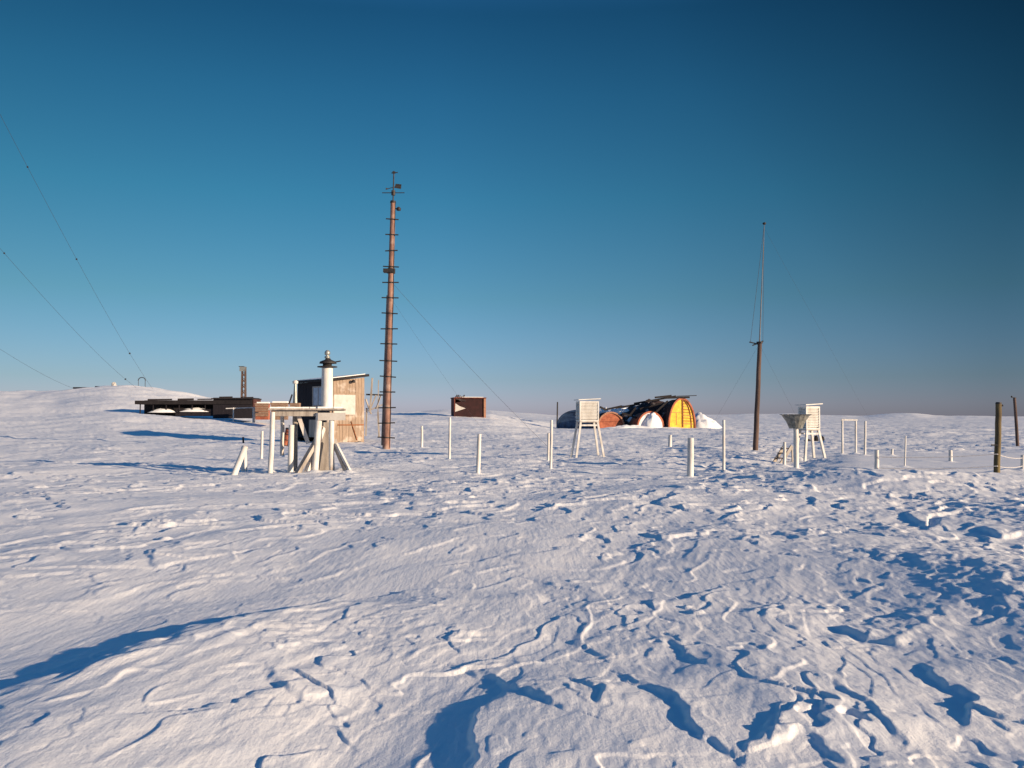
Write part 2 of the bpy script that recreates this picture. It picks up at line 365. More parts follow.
# ------------------------------------------------------------------ builders
class MB:
    def __init__(s):
        s.v = []; s.f = []; s.smooth = []
    def add(s, vs, fs, smooth=False):
        o = len(s.v); s.v += [tuple(p) for p in vs]
        s.f += [tuple(i + o for i in f) for f in fs]; s.smooth += [smooth] * len(fs)
    def box(s, c, size, rz=0, R=None, bev=0.0):
        hx, hy, hz = [k / 2 for k in size]
        Mx = R if R is not None else Matrix.Rotation(rz, 3, 'Z')
        c = Vector(c)
        vs = [c + Mx @ Vector((sx * hx, sy * hy, sz * hz)) for sz in (-1, 1) for sy in (-1, 1) for sx in (-1, 1)]
        s.add(vs, [(0, 2, 3, 1), (4, 5, 7, 6), (0, 1, 5, 4), (2, 6, 7, 3), (0, 4, 6, 2), (1, 3, 7, 5)])
    def beam(s, a, b, w, h=None, up=(0, 0, 1)):
        a = Vector(a); b = Vector(b); h = h or w
        d = (b - a); L = d.length; d = d / L
        u = Vector(up)
        if abs(d.dot(u)) > .97: u = Vector((0, 1, 0))
        x = d.cross(u).normalized(); y = x.cross(d).normalized()
        R = Matrix((x, y, d)).transposed()
        s.box((a + b) / 2, (w, h, L), R=R)
    def tube(s, a, b, r0, r1=None, n=12, caps=True, wob=0.0, seg=1):
        a = Vector(a); b = Vector(b); r1 = r0 if r1 is None else r1
        d = (b - a).normalized(); u = Vector((0, 0, 1)) if abs(d.z) < .9 else Vector((1, 0, 0))
        x = d.cross(u).normalized(); y = d.cross(x).normalized()
        vs = []; fs = []
        for k in range(seg + 1):
            t = k / seg; c = a.lerp(b, t); r = r0 + (r1 - r0) * t
            if wob and 0 < k < seg:
                c = c + x * random.uniform(-wob, wob) + y * random.uniform(-wob, wob)
            for i in range(n):
                an = 2 * PI * i / n
                vs.append(c + x * r * math.cos(an) + y * r * math.sin(an))
        for k in range(seg):
            for i in range(n):
                j = (i + 1) % n
                fs.append((k * n + i, k * n + j, (k + 1) * n + j, (k + 1) * n + i))
        s.add(vs, fs, True)
        if caps:
            s.add(vs[:n], [tuple(range(n))]); s.add(vs[-n:], [tuple(reversed(range(n)))])
    def lathe(s, prof, c=(0, 0, 0), n=24):
        vs = []; fs = []
        for (r, z) in prof:
            for i in range(n):
                an = 2 * PI * i / n
                vs.append((c[0] + r * math.cos(an), c[1] + r * math.sin(an), c[2] + z))
        for k in range(len(prof) - 1):
            for i in range(n):
                j = (i + 1) % n
                fs.append((k * n + i, k * n + j, (k + 1) * n + j, (k + 1) * n + i))
        s.add(vs, fs, True)
        s.add(vs[:n], [tuple(reversed(range(n)))]); s.add(vs[-n:], [tuple(range(n))])
    def prism(s, poly, y0, y1, T=None):
        """polygon in x,z extruded from y0 to y1"""
        n = len(poly)
        vs = [Vector((p[0], y0, p[1])) for p in poly] + [Vector((p[0], y1, p[1])) for p in poly]
        if T is not None: vs = [T @ v for v in vs]
        fs = [tuple(range(n)), tuple(reversed(range(n, 2 * n)))]
        for i in range(n):
            j = (i + 1) % n
            fs.append((i, i + n, j + n, j))
        s.add(vs, fs)
    def build(s, name, m, parent=None):
        me = bpy.data.meshes.new(name)
        me.from_pydata(s.v, [], s.f); me.update()
        import bmesh
        bm = bmesh.new(); bm.from_mesh(me); bmesh.ops.recalc_face_normals(bm, faces=bm.faces); bm.to_mesh(me); bm.free()
        me.polygons.foreach_set('use_smooth', s.smooth)
        me.materials.append(m)
        o = bpy.data.objects.new(name, me); COL.objects.link(o)
        if parent: o.parent = parent
        return o

def thing(name, label, cat, loc, rz=0, group=None, rot=None):
    o = bpy.data.objects.new(name, None); COL.objects.link(o)
    o.empty_display_size = 0.3
    o.location = loc; o.rotation_euler = rot if rot else (0, 0, rz)
    o['label'] = label; o['category'] = cat
    if group: o['group'] = group
    return o

def tag(o, label, cat, group=None, kind=None):
    o['label'] = label; o['category'] = cat
    if group: o['group'] = group
    if kind: o['kind'] = kind
    return o

def base(px, y, D=None):
    D = D or ray_ground(px, y)
    X = xx(px, D)
    return X, D, gz(X, D)

# ------------------------------------------------------------------ ground sheet
def build_ground():
    rs = [0.6]
    while rs[-1] < 9000:
        r = rs[-1]
        if r < 2.5: k = 0.03
        elif r < 9: k = 0.0032
        elif r < 50: k = 0.0042
        elif r < 240: k = 0.008
        else: k = 0.025
        rs.append(r * (1 + k))
    rs = np.array(rs)
    fine = np.radians(np.arange(-34, 34.001, 0.085))
    rest = np.radians(np.arange(35, 325.9, 1.5))
    an = np.concatenate([fine, rest])
    nr, na = len(rs), len(an)
    R, A = np.meshgrid(rs, an, indexing='ij')
    X = (R * np.sin(A)).ravel(); Y = (R * np.cos(A)).ravel()
    Z = terrain(X, Y)
    co = np.stack([X, Y, Z], 1)
    co = np.vstack([co, [[0, 0, 0.0]]])
    i = np.arange(nr - 1)[:, None] * na + np.arange(na)[None, :]
    j = np.arange(nr - 1)[:, None] * na + (np.arange(na)[None, :] + 1) % na
    quads = np.stack([i, i + na, j + na, j], -1).reshape(-1, 4)
    c = nr * na
    tris = np.stack([np.full(na, c), np.arange(na), (np.arange(na) + 1) % na], 1)
    me = bpy.data.meshes.new('snow_ground')
    nv = len(co); nq = len(quads); nt_ = len(tris)
    me.vertices.add(nv); me.vertices.foreach_set('co', co.astype(np.float32).ravel())
    me.loops.add(nq * 4 + nt_ * 3)
    me.loops.foreach_set('vertex_index', np.concatenate([quads[:, ::-1].ravel(), tris[:, ::-1].ravel()]).astype(np.int32)[:])
    me.polygons.add(nq + nt_)
    st = np.concatenate([np.arange(nq) * 4, nq * 4 + np.arange(nt_) * 3]).astype(np.int32)
    me.polygons.foreach_set('loop_start', st)
    me.polygons.foreach_set('use_smooth', np.ones(nq + nt_, bool))
    me.update(calc_edges=True)
    if me.polygons[10].normal.z < 0:
        me.flip_normals()
    me.materials.append(M['snow'])
    o = bpy.data.objects.new('snow_ground', me); COL.objects.link(o)
    o['kind'] = 'structure'
    return o
build_ground()

# ------------------------------------------------------------------ tall red brown mast
def make_mast():
    X, D, z = base(386.5, 449)
    s = F / D
    hgt = zy(203, D) - z
    lean = math.atan(((392 - 386.5) / s) / hgt)
    t = thing('weather_mast', 'tall red brown ladder mast with crosswise rungs and wind vane on its top', 'mast', (X, D, z), rot=(0, lean, 0))
    b = MB(); b.tube((0, 0, -0.3), (0, 0, hgt), 0.215, 0.135, 18, seg=14, wob=0.006); b.build('pole', M['brickwood'], t)
    ys = [219.6, 235, 251, 267, 282.7, 298, 313.5, 329, 344, 361, 376.7, 392, 407.7, 423, 437.5]
    for k, y in enumerate(ys):
        zz = zy(y, D) - z
        r = MB()
        L = random.uniform(0.42, 0.50); tl = random.uniform(-0.05, 0.05)
        if k < 3: L = random.uniform(0.34, 0.4)
        r.tube((-L, -0.12, zz + tl * .5), (L, -0.12, zz - tl * .5), 0.034, n=8)
        r.tube((-0.12, -0.02, zz), (-0.12, -0.22, zz), 0.02, n=6)
        r.tube((0, 0, zz - 0.035), (0, 0, zz + 0.035), 0.228 - 0.082 * zz / hgt, n=18)
        r.build('rung', M['iron'], t)
    zz = zy(271, D) - z
    b = MB(); b.tube((0, 0, zz - .13), (0, 0, zz + .13), 0.23, n=16); b.box((-.1, -.05, zz), (.62, .4, .2)); b.build('collar', M['iron'], t)
    # second rail seen as a thin bar on the left
    b = MB(); b.tube((-0.26, 0.05, 0.1), (-0.19, 0.05, hgt * .62), 0.04, n=8); b.build('side_rail', M['greywood'], t)
    b = MB(); b.tube((0, 0, hgt), (0, 0, hgt + 0.12), .165, .15, 16); b.build('cap', M['iron'], t)
    w = thing_part = MB()
    top = zy(171, D) - z
    w.tube((0, 0, hgt + .1), (0, 0, top), 0.035, n=8)
    w.build('spindle', M['iron'], t)
    a1 = zy(193, D) - z
    b = MB()
    b.tube((-0.62, 0, a1), (0.62, 0, a1 + .03), 0.024, n=8)
    b.tube((0, -0.5, a1), (0, 0.5, a1), 0.024, n=8)
    b.tube((0, 0, a1 - .12), (0, 0, a1 + .14), 0.11, n=12)
    b.build('crossbar', M['iron'], t)
    va = MB(); a2 = zy(186, D) - z
    va.prism([(0.06, a2 - .10), (0.42, a2 - .15), (0.44, a2 + .10), (0.12, a2 + .13)], -.015, .015)
    va.tube((-.32, 0, a2 - .16), (.1, 0, a2 - .04), .02, n=8); va.tube((-.42, 0, a2 - .16), (-.28, 0, a2 - .16), .06, .02, n=8)
    va.build('wind_vane', M['iron'], t)
    b = MB(); a3 = zy(173, D) - z
    b.tube((-.13, 0, a3), (.22, 0, a3 + .04), .028, n=8); b.box((0, 0, a3 + .03), (.16, .1, .1)); b.build('head_bar', M['iron'], t)
    b = MB(); a4 = zy(208.5, D) - z
    b.tube((.14, 0, a4), (.34, 0, a4), .03, n=8); b.lathe([(.03, -.12), (.12, -.1), (.13, .02), (.05, .1)], (.32, 0, a4), 12); b.build('lamp', M['iron'], t)
    # cable
    b = MB(); pr = Vector((.19, -.12, 0))
    for k in range(1, 15):
        q = Vector((.20 - .07 * k / 14 + random.uniform(-.03, .03), -.13 + .05 * k / 14, hgt * k / 14)); b.tube(pr, q, .018, n=6); pr = q
    b.build('cable', M['iron'], t)
    # guys
    for (py, gx_, gy_) in ((283, 547, 447), (300, 489, 438)):
        zz = zy(py, D) - z
        Xg, Dg, zg = base(gx_, gy_)
        Mi = (Matrix.Translation((X, D, z)) @ Matrix.Rotation(lean, 4, 'Y')).inverted()
        p = Mi @ Vector((Xg, Dg, zg)); q = Vector((.1, 0, zz))
        g = MB(); prev = q
        for k in range(1, 17):
            u = k / 16; c = q.lerp(p, u) - Vector((0, 0, 0.35 * 4 * u * (1 - u) * .5))
            g.tube(prev, c, 0.007 if py == 283 else 0.004, n=5, caps=False); prev = c
        g.build('guy_wire', M['wire'], t)
    # snow heaped at its foot
make_mast()

# ------------------------------------------------------------------ plank hut behind the trestle
def make_hut():
    D = 60.0
    X = xx(330, D); z = gz(X, D) - 0.15
    s = F / D
    # corner facing the camera at 330; right wall runs to 364, left wall to 298
    a = math.radians(40)        # right wall direction from the x axis (going away)
    ux = Vector((math.cos(a), math.sin(a), 0)); Wr = 2.67
    b_ = math.radians(180 - 50); uy = Vector((math.cos(b_), math.sin(b_), 0))
    uy = Vector((-math.sin(a), math.cos(a), 0)); Wl = 4.7
    hr = zy(376, D) - z; hc = zy(380.5, D) - z; hl = zy(384, D) - z
    t = thing('plank_hut', 'tall narrow hut of tan planks with a dark slanting roof and a white board', 'hut', (X, D, z), rz=a)
    # local frame: x along right wall, y away; left wall at x=0 from y=0..Wl
    # roof rises towards +x
    z0, z1 = hc - .05, hr
    def wallpoly(b, x0, x1, y0, y1, m0, m1): pass
    b = MB()
    n = 11; w = Wr / n
    for i in range(n):
        zt0 = z0 + (z1 - z0) * (i / n); zt1 = z0 + (z1 - z0) * ((i + 1) / n)
        off = random.uniform(-.012, .012)
        lo = 0.12 + random.uniform(0, .12)
        b.prism([(i * w + .008, lo), ((i + 1) * w - .008, lo), ((i + 1) * w - .008, zt1 - .02), (i * w + .008, zt0 - .02)], off, .06 + off)
    b.build('front_wall', M['plank'], t)
    b = MB()
    m = 14; w = Wl / m
    for i in range(m):
        off = random.uniform(-.01, .01)
        b.box((off + .0, .07 + (i + .5) * w, (z0 + .45) / 2), (.06, w - .014, z0 - .45))
    b.build('side_wall', M['darkplank'], t)  # side turned from the sun, its shade put into the plank colour
    b = MB(); b.prism([(0, .15), (Wr, .15), (Wr, z1 - .03), (0, z0 - .03)], Wl, Wl + .06); b.build('back_wall', M['darkplank'], t)
    b = MB(); b.box((Wr - .03, Wl / 2, z1 / 2 + .05), (.06, Wl - .14, z1 - .2)); b.build('side_wall', M['plank'], t)
    for (x, y) in ((.1, .2), (.1, Wl - .2), (Wr - .15, .2), (Wr - .15, Wl - .2)):
        b = MB(); b.box((x, y, 0.05), (.22, .22, .6)); b.build('footing', M['tar'], t)
    sl = math.atan2(z1 - z0, Wr)
    L = math.hypot(z1 - z0, Wr) + .55
    R = Matrix.Rotation(-sl, 3, 'Y')
    b = MB(); b.box((Wr / 2 - .05, Wl / 2, (z0 + z1) / 2 + .10), (L, Wl + .5, .17), R=R)
    b.build('roof', M['tar'], t)
    b = MB(); b.box((Wr / 2 - .05, Wl / 2 + .1, (z0 + z1) / 2 + .21), (L - .3, Wl + .1, .045), R=R); b.build('roof_snow', M['snow'], t)
    # board
    bx0 = Wr * .10; bx1 = Wr * .72
    zb0 = zy(414.5, D) - z; zb1 = zy(394.5, D) - z
    b = MB(); b.box(((bx0 + bx1) / 2, -.05, (zb0 + zb1) / 2), (bx1 - bx0, .06, zb1 - zb0)); bd = b.build('window_board', M['whiteboard'], t)
    b = MB()
    for zc in (zb0 - .04, zb1 + .04): b.box(((bx0 + bx1) / 2, -.055, zc), (bx1 - bx0 + .16, .09, .07))
    for xc in (bx0 - .04, bx1 + .04): b.box((xc, -.055, (zb0 + zb1) / 2), (.07, .09, zb1 - zb0))
    b.build('board_frame', M['plank'], bd)
    b = MB(); zc = zy(425, D) - z; b.box((Wr * .6, -.03, zc), (Wr * .75, .05, .07)); b.build('cross_batten', M['brownlath'], t)
    b = MB(); b.beam((Wr * .78, -.03, .3), (Wr * .60, -.03, 1.6), .07, .05); b.build('brace', M['brownlath'], t)
    b = MB(); zc = zy(380.5, D) - z
    b.tube((Wr * .62, 0, zc), (Wr * .62, -.25, zc + .04), .03, n=8); b.lathe([(.04, .1), (.13, .02), (.14, -.08), (.08, -.12)], (Wr * .62, -.25, zc), 12)
    b.build('wall_lamp', M['iron'], t)
    # side window
    zc = zy(396, D) - z
    b = MB(); b.box((-.045, 1.55, zc), (.05, 1.5, 1.25)); w_ = b.build('window', M['glasspane'], t)  # bluish reflection put into the pane colour
    b = MB()
    for yy in (.77, 2.33): b.box((-.05, yy, zc), (.09, .09, 1.42))
    for zz in (zc - .66, zc + .66): b.box((-.05, 1.55, zz), (.09, 1.46, .09))
    b.box((-.075, 1.55, zc), (.03, .05, 1.2))
    b.build('window_frame', M['greywood'], w_)
    b = MB(); zc = zy(422, D) - z
    b.box((-.10, 2.0, zc - .45), (.08, 1.5, 1.2)); b.build('side_door', M['greywood'], t)
make_hut()

# ------------------------------------------------------------------ trestle table
def make_trestle():
    D = 27.4; X = xx(308, D); z = gz(X, D); s = F / D
    def lx(px): return (px - 308) / s
    def lz(y): return zy(y, D) - z
    t = thing('timber_trestle', 'frosty timber trestle platform on posts and slanting props in front of the hut', 'trestle', (X, D, z), rz=.16)
    top = lz(409.5)
    b = MB()
    for i in range(7):
        yy = -.05 + i * .2
        e = random.uniform(-.08, .08)
        b.box(((lx(270) + lx(343)) / 2 + e * .4, yy, top + random.uniform(-.008, .008)), (lx(343) - lx(270) + e, .185, .055))
    b.build('deck', M['greywood'], t)
    b = MB()
    for i in range(9):
        xa = lx(271) + i * (lx(341) - lx(271)) / 9; ww = (lx(341) - lx(271)) / 9
        b.box((xa + ww / 2, .5, top + .03 + .025), (ww, 1.05 + random.uniform(-.12, .08), .045 + random.uniform(0, .03)))
    b.build('deck_snow', M['snow'], t)
    b = MB()
    b.box(((lx(276) + lx(318)) / 2, .02, top - .12), (lx(318) - lx(276) - .04, .07, .17)); b.build('joist', M['greywood'], t)
    b = MB(); b.box(((lx(276) + lx(318)) / 2, 1.1, top - .12), (lx(318) - lx(276), .07, .17))
    b.build('joist', M['greywood'], t)
    b = MB(); b.box(((lx(318) + lx(345)) / 2, -.10, lz(416.5)), (lx(345) - lx(318), .06, lz(413) - lz(420.5))); b.build('fascia_board', M['whiteboard'], t)
    def post(px0, y0, px1, y1, r, yy, mt, nm='post'):
        b = MB(); b.tube((lx(px1), yy, lz(y1) - .15), (lx(px0), yy, lz(y0)), r * 1.08, r, 10, seg=6, wob=.008)
        b.build(nm, mt, t)
    post(274, 412, 272, 472, .075, 0.02, M['post'])
    post(292, 425, 291, 472, .085, 0.10, M['post'])
    post(293, 411, 293, 470, .08, 1.05, M['greywood'])
    post(319, 413, 315, 474, .10, 0.0, M['post'])
    post(331, 414, 332, 475, .085, 0.0, M['post'])
    post(326, 413, 326, 452, .07, 1.05, M['frostwood'])
    post(280, 411, 280, 452, .06, 1.1, M['frostwood'])
    b = MB(); b.box((lx(323), .55, lz(450)), (.40, .16, 1.7)); b.build('centre_post', M['greywood'], t)
    for (a, bb, c, d, yy, yf, mt) in ((318, 438, 297, 473, .15, -.5, 'greywood'), (322, 428, 306, 473, .5, -.1, 'frostwood'), (333, 440, 350, 474, .12, -.45, 'greywood'),
                                     (326, 432, 346, 466, .6, 1.0, 'frostwood'), (298, 415, 308, 440, .3, .3, 'frostwood')):
        p = MB(); p.beam((lx(a), yy, lz(bb)), (lx(c), yf, lz(d) - .12), .15, .12); p.build('prop', M[mt], t)
    for (a, bb, c, d, yy) in ((331, 455, 350, 473, -.60),):
        p = MB(); p.beam((lx(336), .1 - .16, lz(444)), (lx(353), -.55, lz(473) - .1), .08, .08); p.build('prop', M['post'], t)
    # pillar
    Xp = xx(324, D); zp = z + top + .03
    pt = thing('sensor_pillar', 'thick white pillar with a dark round cap standing on the trestle platform', 'instrument pillar', (Xp, D + .45, zp))
    hh = zy(368, D + .45) - zp
    b = MB(); b.tube((0, 0, 0), (0, 0, hh), .185, .17, 24); b.build('column', M['white'], pt)
    b = MB(); b.lathe([(.12, 0), (.31, .02), (.31, .05), (.14, .07), (.14, .13)], (0, 0, hh), 24); b.build('flange', M['iron'], pt)
    b = MB(); b.lathe([(.12, .13), (.27, .14), (.25, .20), (.10, .26), (.07, .30)], (0.02, 0, hh), 24); b.tube((.2, 0, hh + .18), (.42, 0, hh + .22), .02, n=8); b.build('cap', M['iron'], pt)
    b = MB(); b.lathe([(.05, .29), (.09, .32), (.09, .36), (.03, .39), (.085, .42), (.09, .50), (.04, .56)], (0, 0, hh), 16); b.build('sensor_head', M['zinc'], pt)
    # small sensor
    Xs = xx(290.5, D)
    st = thing('slim_sensor', 'slim pale sensor stem with white head standing on the left of the trestle platform', 'sensor', (Xs, D + .6, z + top + .03))
    hs = zy(381, D + .6) - (z + top + .03)
    b = MB(); b.box((0, 0, .09), (.30, .22, .18)); b.build('base_block', M['crate'], st)
    b = MB(); b.tube((0, 0, .16), (0, 0, hs - .1), .075, .04, 10); b.build('stem', M['zinc'], st)
    b = MB(); b.lathe([(.04, -.1), (.085, -.07), (.085, -.01), (.04, .02)], (0, 0, hs), 12); b.build('head', M['white'], st)
    b = MB(); b.beam((-.20, 0, .14), (-.10, 0, .45), .04); b.build('prop', M['iron'], st)
make_trestle()

# ------------------------------------------------------------------ instrument screens
def make_screen(px, yb, ytop, ybox, wpx, label, rz, spread):
    D = ray_ground(px, yb); X = xx(px, D); z = gz(X, D); s = F / D
    t = thing('instrument_screen', label, 'instrument screen', (X, D, z), rz=rz, group='louvred instrument screens on legs')
    z1 = zy(ytop, D) - z; z0 = zy(ybox, D) - z; w = wpx / s
    dp = w * .85
    # louvred box
    b = MB(); n = 12; hh = (z1 - z0 - .12)
    c = .045
    for (sx, sy) in ((-1, -1), (1, -1), (-1, 1), (1, 1)): b.box((sx * (w / 2 - c / 2), sy * (dp / 2 - c / 2), (z0 + z1) / 2 - .03), (c, c, z1 - z0 - .06))
    for zz in (z0 + .03, z1 - .09):
        for sy in (-1, 1): b.box((0, sy * (dp / 2 - c / 2 + .003), zz), (w - 2 * c, c, .06))
        for sx in (-1, 1): b.box((sx * (w / 2 - c / 2 + .003), 0, zz), (c, dp - 2 * c, .06))
    b.build('case_frame', M['white'], t)
    for side in range(4):
        l = MB(); R0 = Matrix.Rotation(side * PI / 2, 3, 'Z')
        ww = (w if side % 2 == 0 else dp) - 2 * c; off = (dp if side % 2 == 0 else w) / 2 - c / 2
        for i in range(n):
            zz = z0 + .09 + (i + .5) * (z1 - z0 - .2) / n
            l.box(R0 @ Vector((0, -off, zz)), (ww, .008, .062), R=R0 @ Matrix.Rotation(math.radians(-38), 3, 'X'))
        l.box(R0 @ Vector((0, -off + .05, (z0 + z1) / 2 - .03)), (ww, .01, z1 - z0 - .16), R=R0)
        l.build('louvre_panel', M['white'], t)
    b = MB(); b.prism([(-w / 2 - .07, z1 - .02), (w / 2 + .07, z1 + .03), (w / 2 + .07, z1 + .065), (-w / 2 - .07, z1 + .02)], -dp / 2 - .09, dp / 2 + .09)
    rf = b.build('roof', M['white'], t)
    b = MB(); b.box((0, 0, z0 - .02), (w - .02, dp - .02, .035)); b.build('floor', M['greywood'], t)
    for (sx, sy) in ((-1, -1), (1, -1), (-1, 1), (1, 1)):
        g = MB(); g.beam((sx * (w / 2 - .05), sy * (dp / 2 - .05), z0 - .03), (sx * (w / 2 + spread), sy * (dp / 2 + spread * .6), -.2), .085)
        g.build('leg', M['post'], t)
    for sy in (-1, 1):
        g = MB(); zz = z0 - .16; k = spread * .1
        g.box((0, sy * (dp / 2 - .02), zz), (w - .08 + 2 * k, .035, .07)); g.build('rail', M['post'], t)
    return t, D, z
make_screen(587.3, 457.5, 400, 421.5, 19.5, 'white louvred screen on splayed legs in front of the snowed-in round huts', 0.16, .22)
tb, DB, zB = make_screen(808.8, 461, 405, 429.5, 16, 'white louvred screen with tilted lid right beside the flared rain gauge', 0.30, .18)

def make_ladder():
    D = DB - 1.2; px0, px1 = 777, 790
    X = xx(783, D); z = gz(X, D)
    t = thing('step_ladder', 'low wooden steps half sunk in snow left of the rain gauge', 'steps', (X, D, z), rz=.35)
    for sy in (-.22, .22):
        b = MB(); b.beam((-.30, sy, -.05), (.22, sy, .62), .05, .12); b.build('stringer', M['greywood'], t)
    for k in range(3):
        b = MB(); u = (k + .8) / 3.6
        b.box((-.30 + .52 * u, 0, .67 * u), (.22, .40, .035)); b.build('tread', M['crate'], t)
    for sy in (-.22, .22):
        b = MB(); b.beam((.24, sy, -.1), (.22, sy, .60), .05); b.build('rear_leg', M['greywood'], t)
make_ladder()

# ------------------------------------------------------------------ precipitation gauge
def make_gauge():
    D = ray_ground(795, 471); X = xx(795.5, D); z = gz(X, D); s = F / D
    t = thing('rain_gauge', 'precipitation gauge with flared zinc wind shield on a thick white post', 'rain gauge', (X, D, z))
    ztop = zy(414.5, D) - z; zbot = zy(428.5, D) - z
    b = MB(); b.tube((0, 0, -.2), (0, 0, zbot + .02), .085, .08, 12, seg=4, wob=.004); b.build('post', M['white'], t)
    b = MB(); b.lathe([(.06, zbot), (.10, zbot + .04), (.10, ztop - .06), (.085, ztop - .05)], (0, 0, 0), 20); b.build('bucket', M['zinc'], t)
    b = MB()
    ro, ri = .45, .20
    for i in range(17):
        a = 2 * PI * i / 16 + .1
        a2 = a + 2 * PI / 16
    b.lathe([(ri, zbot + .03), (ri + .012, zbot + .03), (ri + .012, zbot + .05), (ri, zbot + .05)], (0, 0, 0), 24)
    b.build('lower_ring', M['zinc'], t)
    b = MB()
    for i in range(16):
        a = 2 * PI * (i + .5) / 16; R0 = Matrix.Rotation(a, 3, 'Z')
        ho, hi_ = ro * math.tan(PI / 16) * .92, ri * math.tan(PI / 16) * .85
        P = []
        for (r, hw, zz) in ((ri, hi_, zbot), ((ri + ro) / 2 - .03, (ho + hi_) / 2, (zbot + ztop) / 2), (ro - .02, ho, ztop - .03), (ro + .05, ho, ztop + .0)):
            P.append((r, -hw, zz)); P.append((r, hw, zz))
        th = .008
        P2 = [(p[0] - th, p[1], p[2] + th) for p in P]
        vs = [R0 @ Vector(p) for p in P + P2]
        fs = []
        for k in range(3):
            q = [2 * k, 2 * k + 1, 2 * k + 3, 2 * k + 2]
            fs.append(tuple(q)); fs.append(tuple(reversed([i_ + 8 for i_ in q])))
            fs.append((2 * k, 2 * k + 2, 2 * k + 10, 2 * k + 8)); fs.append((2 * k + 1, 2 * k + 9, 2 * k + 11, 2 * k + 3))
        fs.append((0, 8, 9, 1)); fs.append((6, 7, 15, 14))
        pb = MB(); pb.add(vs, fs); pb.build('shield_plate', M['shield'], t)
make_gauge()

# ------------------------------------------------------------------ antenna pole
def make_pole():
    D = ray_ground(754.5, 452.5); X = xx(754.5, D); z = gz(X, D); s = F / D
    h1 = zy(342, D) - z; h2 = zy(224, D) - z
    t = thing('antenna_pole', 'leaning brown timber pole carrying a long thin rod and small crossarms', 'antenna pole', (X, D, z))
    def L(px, y): return Vector(((px - 754.5) / s, 0, zy(y, D) - z))
    b = MB(); b.tube(L(754.5, 452.5) - Vector((0, 0, .3)), L(760.5, 342), .14, .105, 12, seg=8, wob=.008); b.build('timber_pole', M['brownpole'], t)
    b = MB(); b.tube(L(760, 346), L(766.3, 224), .034, .014, 8); b.build('rod', M['greyrod'], t)
    b = MB(); c = L(766.3, 223.5); b.lathe([(.05, -.06), (.09, -.02), (.09, .03), (.03, .06)], c, 10); b.build('tip', M['iron'], t)
    b = MB()
    b.tube(L(750, 342), L(762, 345), .03, n=8); b.tube(L(753, 345.5), L(764, 341), .03, n=8)
    b.tube(L(759, 343) - Vector((0, .5, 0)), L(759, 343) + Vector((0, .5, 0)), .025, n=8)
    b.lathe([(.16, -.04), (.16, .04)], L(760.3, 342.5), 12)
    b.build('crossarm', M['iron'], t)
    for (a, c_) in (((766, 226), (751, 342)), ((766, 226), (763.5, 341))):
        g = MB(); g.tube(L(*a), L(*c_), .009, n=5); g.build('stay_wire', M['wire'], t)
    for (a, gx_, gy_, off) in (((766, 228), 880, 440, 0), ((760, 344), 700, 446, 0), ((760, 344), 812, 450, 0)):
        Xg, Dg, zg = base(gx_, gy_)
        g = MB(); g.tube(L(*a), Vector((Xg - X, Dg - D, zg - z)), .003, n=5); g.build('guy_wire', M['wire'], t)
make_pole()

# ------------------------------------------------------------------ posts
def post(name, px0, y0, px1, y1, wpx, label, cat, m, group=None, snow=False, sq=False, D=None):
    """foot at (px1,y1), top at (px0,y0)"""
    D = D or ray_ground(px1, y1)
    X = xx(px1, D); z = gz(X, D); s = F / D
    top = Vector(((px0 - px1) / s, 0, zy(y0, D) - z)); r = wpx / s / 2
    b = MB()
    if sq: b.beam((0, 0, -.15), top, r * 1.8, r * 1.6)
    else: b.tube((0, 0, -.15), top, r * 1.06, r * .94, 12, seg=5, wob=r * .06)
    if snow or cat == 'post':
        pass
    o = b.build(name, m, None); o.location = (X, D, z)
    tag(o, label, cat, group)
    return o
G = 'pale posts around the snowy plot'
P = M['post']
post('stake', 246, 446, 233, 476, 6.2, 'pale thick stake leaning to the right left of the trestle', 'stake', P, 'stakes left of the trestle')
post('stake', 244.5, 447, 245, 471, 6.0, 'pale upright stake right behind the leaning stake', 'stake', P, 'stakes left of the trestle')
post('stake', 262.5, 431, 262, 459, 2.8, 'slim pale stake between the two thick stakes and the trestle', 'stake', P, 'stakes left of the trestle')
post('stake', 243.5, 437, 244, 446, 1.8, 'short dark stake tip just behind the pair of thick pale stakes', 'stake', M['iron'], 'stakes left of the trestle')
post('post', 422, 426, 422, 447, 2.4, 'faint short post nearest the right side of the tall mast', 'post', P, G)
post('post', 450, 417.5, 449.5, 460, 2.4, 'thin tall post below the rusty container', 'post', P, G)
post('fence_post', 479.5, 434, 478, 475, 4.2, 'sturdy tan post with darker foot right of the container', 'post', P, G)
post('post', 551.5, 420, 550.5, 470, 2.8, 'thin tall post left of the screen before the round huts', 'post', P, G)
post('post', 548.5, 433, 548, 461, 2.4, 'shorter post hidden behind the thin post left of the screen', 'post', P, G)
post('post', 670, 435, 669.5, 448, 3.6, 'small far post below the yellow hut', 'post', P, G)
post('fence_post', 690.5, 438, 689.5, 476.5, 6.6, 'thickest pale stub post in the middle of the plot', 'post', P, G)
post('post', 723.5, 420, 723, 473, 3.0, 'thin tall post just left of the leaning antenna pole', 'post', P, G)
post('post', 784, 442, 783.5, 467, 3.2, 'short pale post standing beside the wooden steps', 'post', P, G)
post('post', 865, 421, 864, 461, 2.2, 'thin post just right of the white goal-shaped frame', 'post', P, G)
post('fence_post', 876, 450, 875.5, 477.5, 4.4, 'stout short post nearest the camera right of the frame', 'post', P, G)
post('post', 891.5, 449, 891, 461, 2.4, 'small short post behind the stout one', 'post', P, G)
post('post', 905, 436, 903.5, 473, 1.6, 'very thin faint stick between two short posts', 'post', P, G)
post('post', 949.5, 450, 949.5, 467, 3.6, 'short pale post left of the olive post', 'post', P, G)
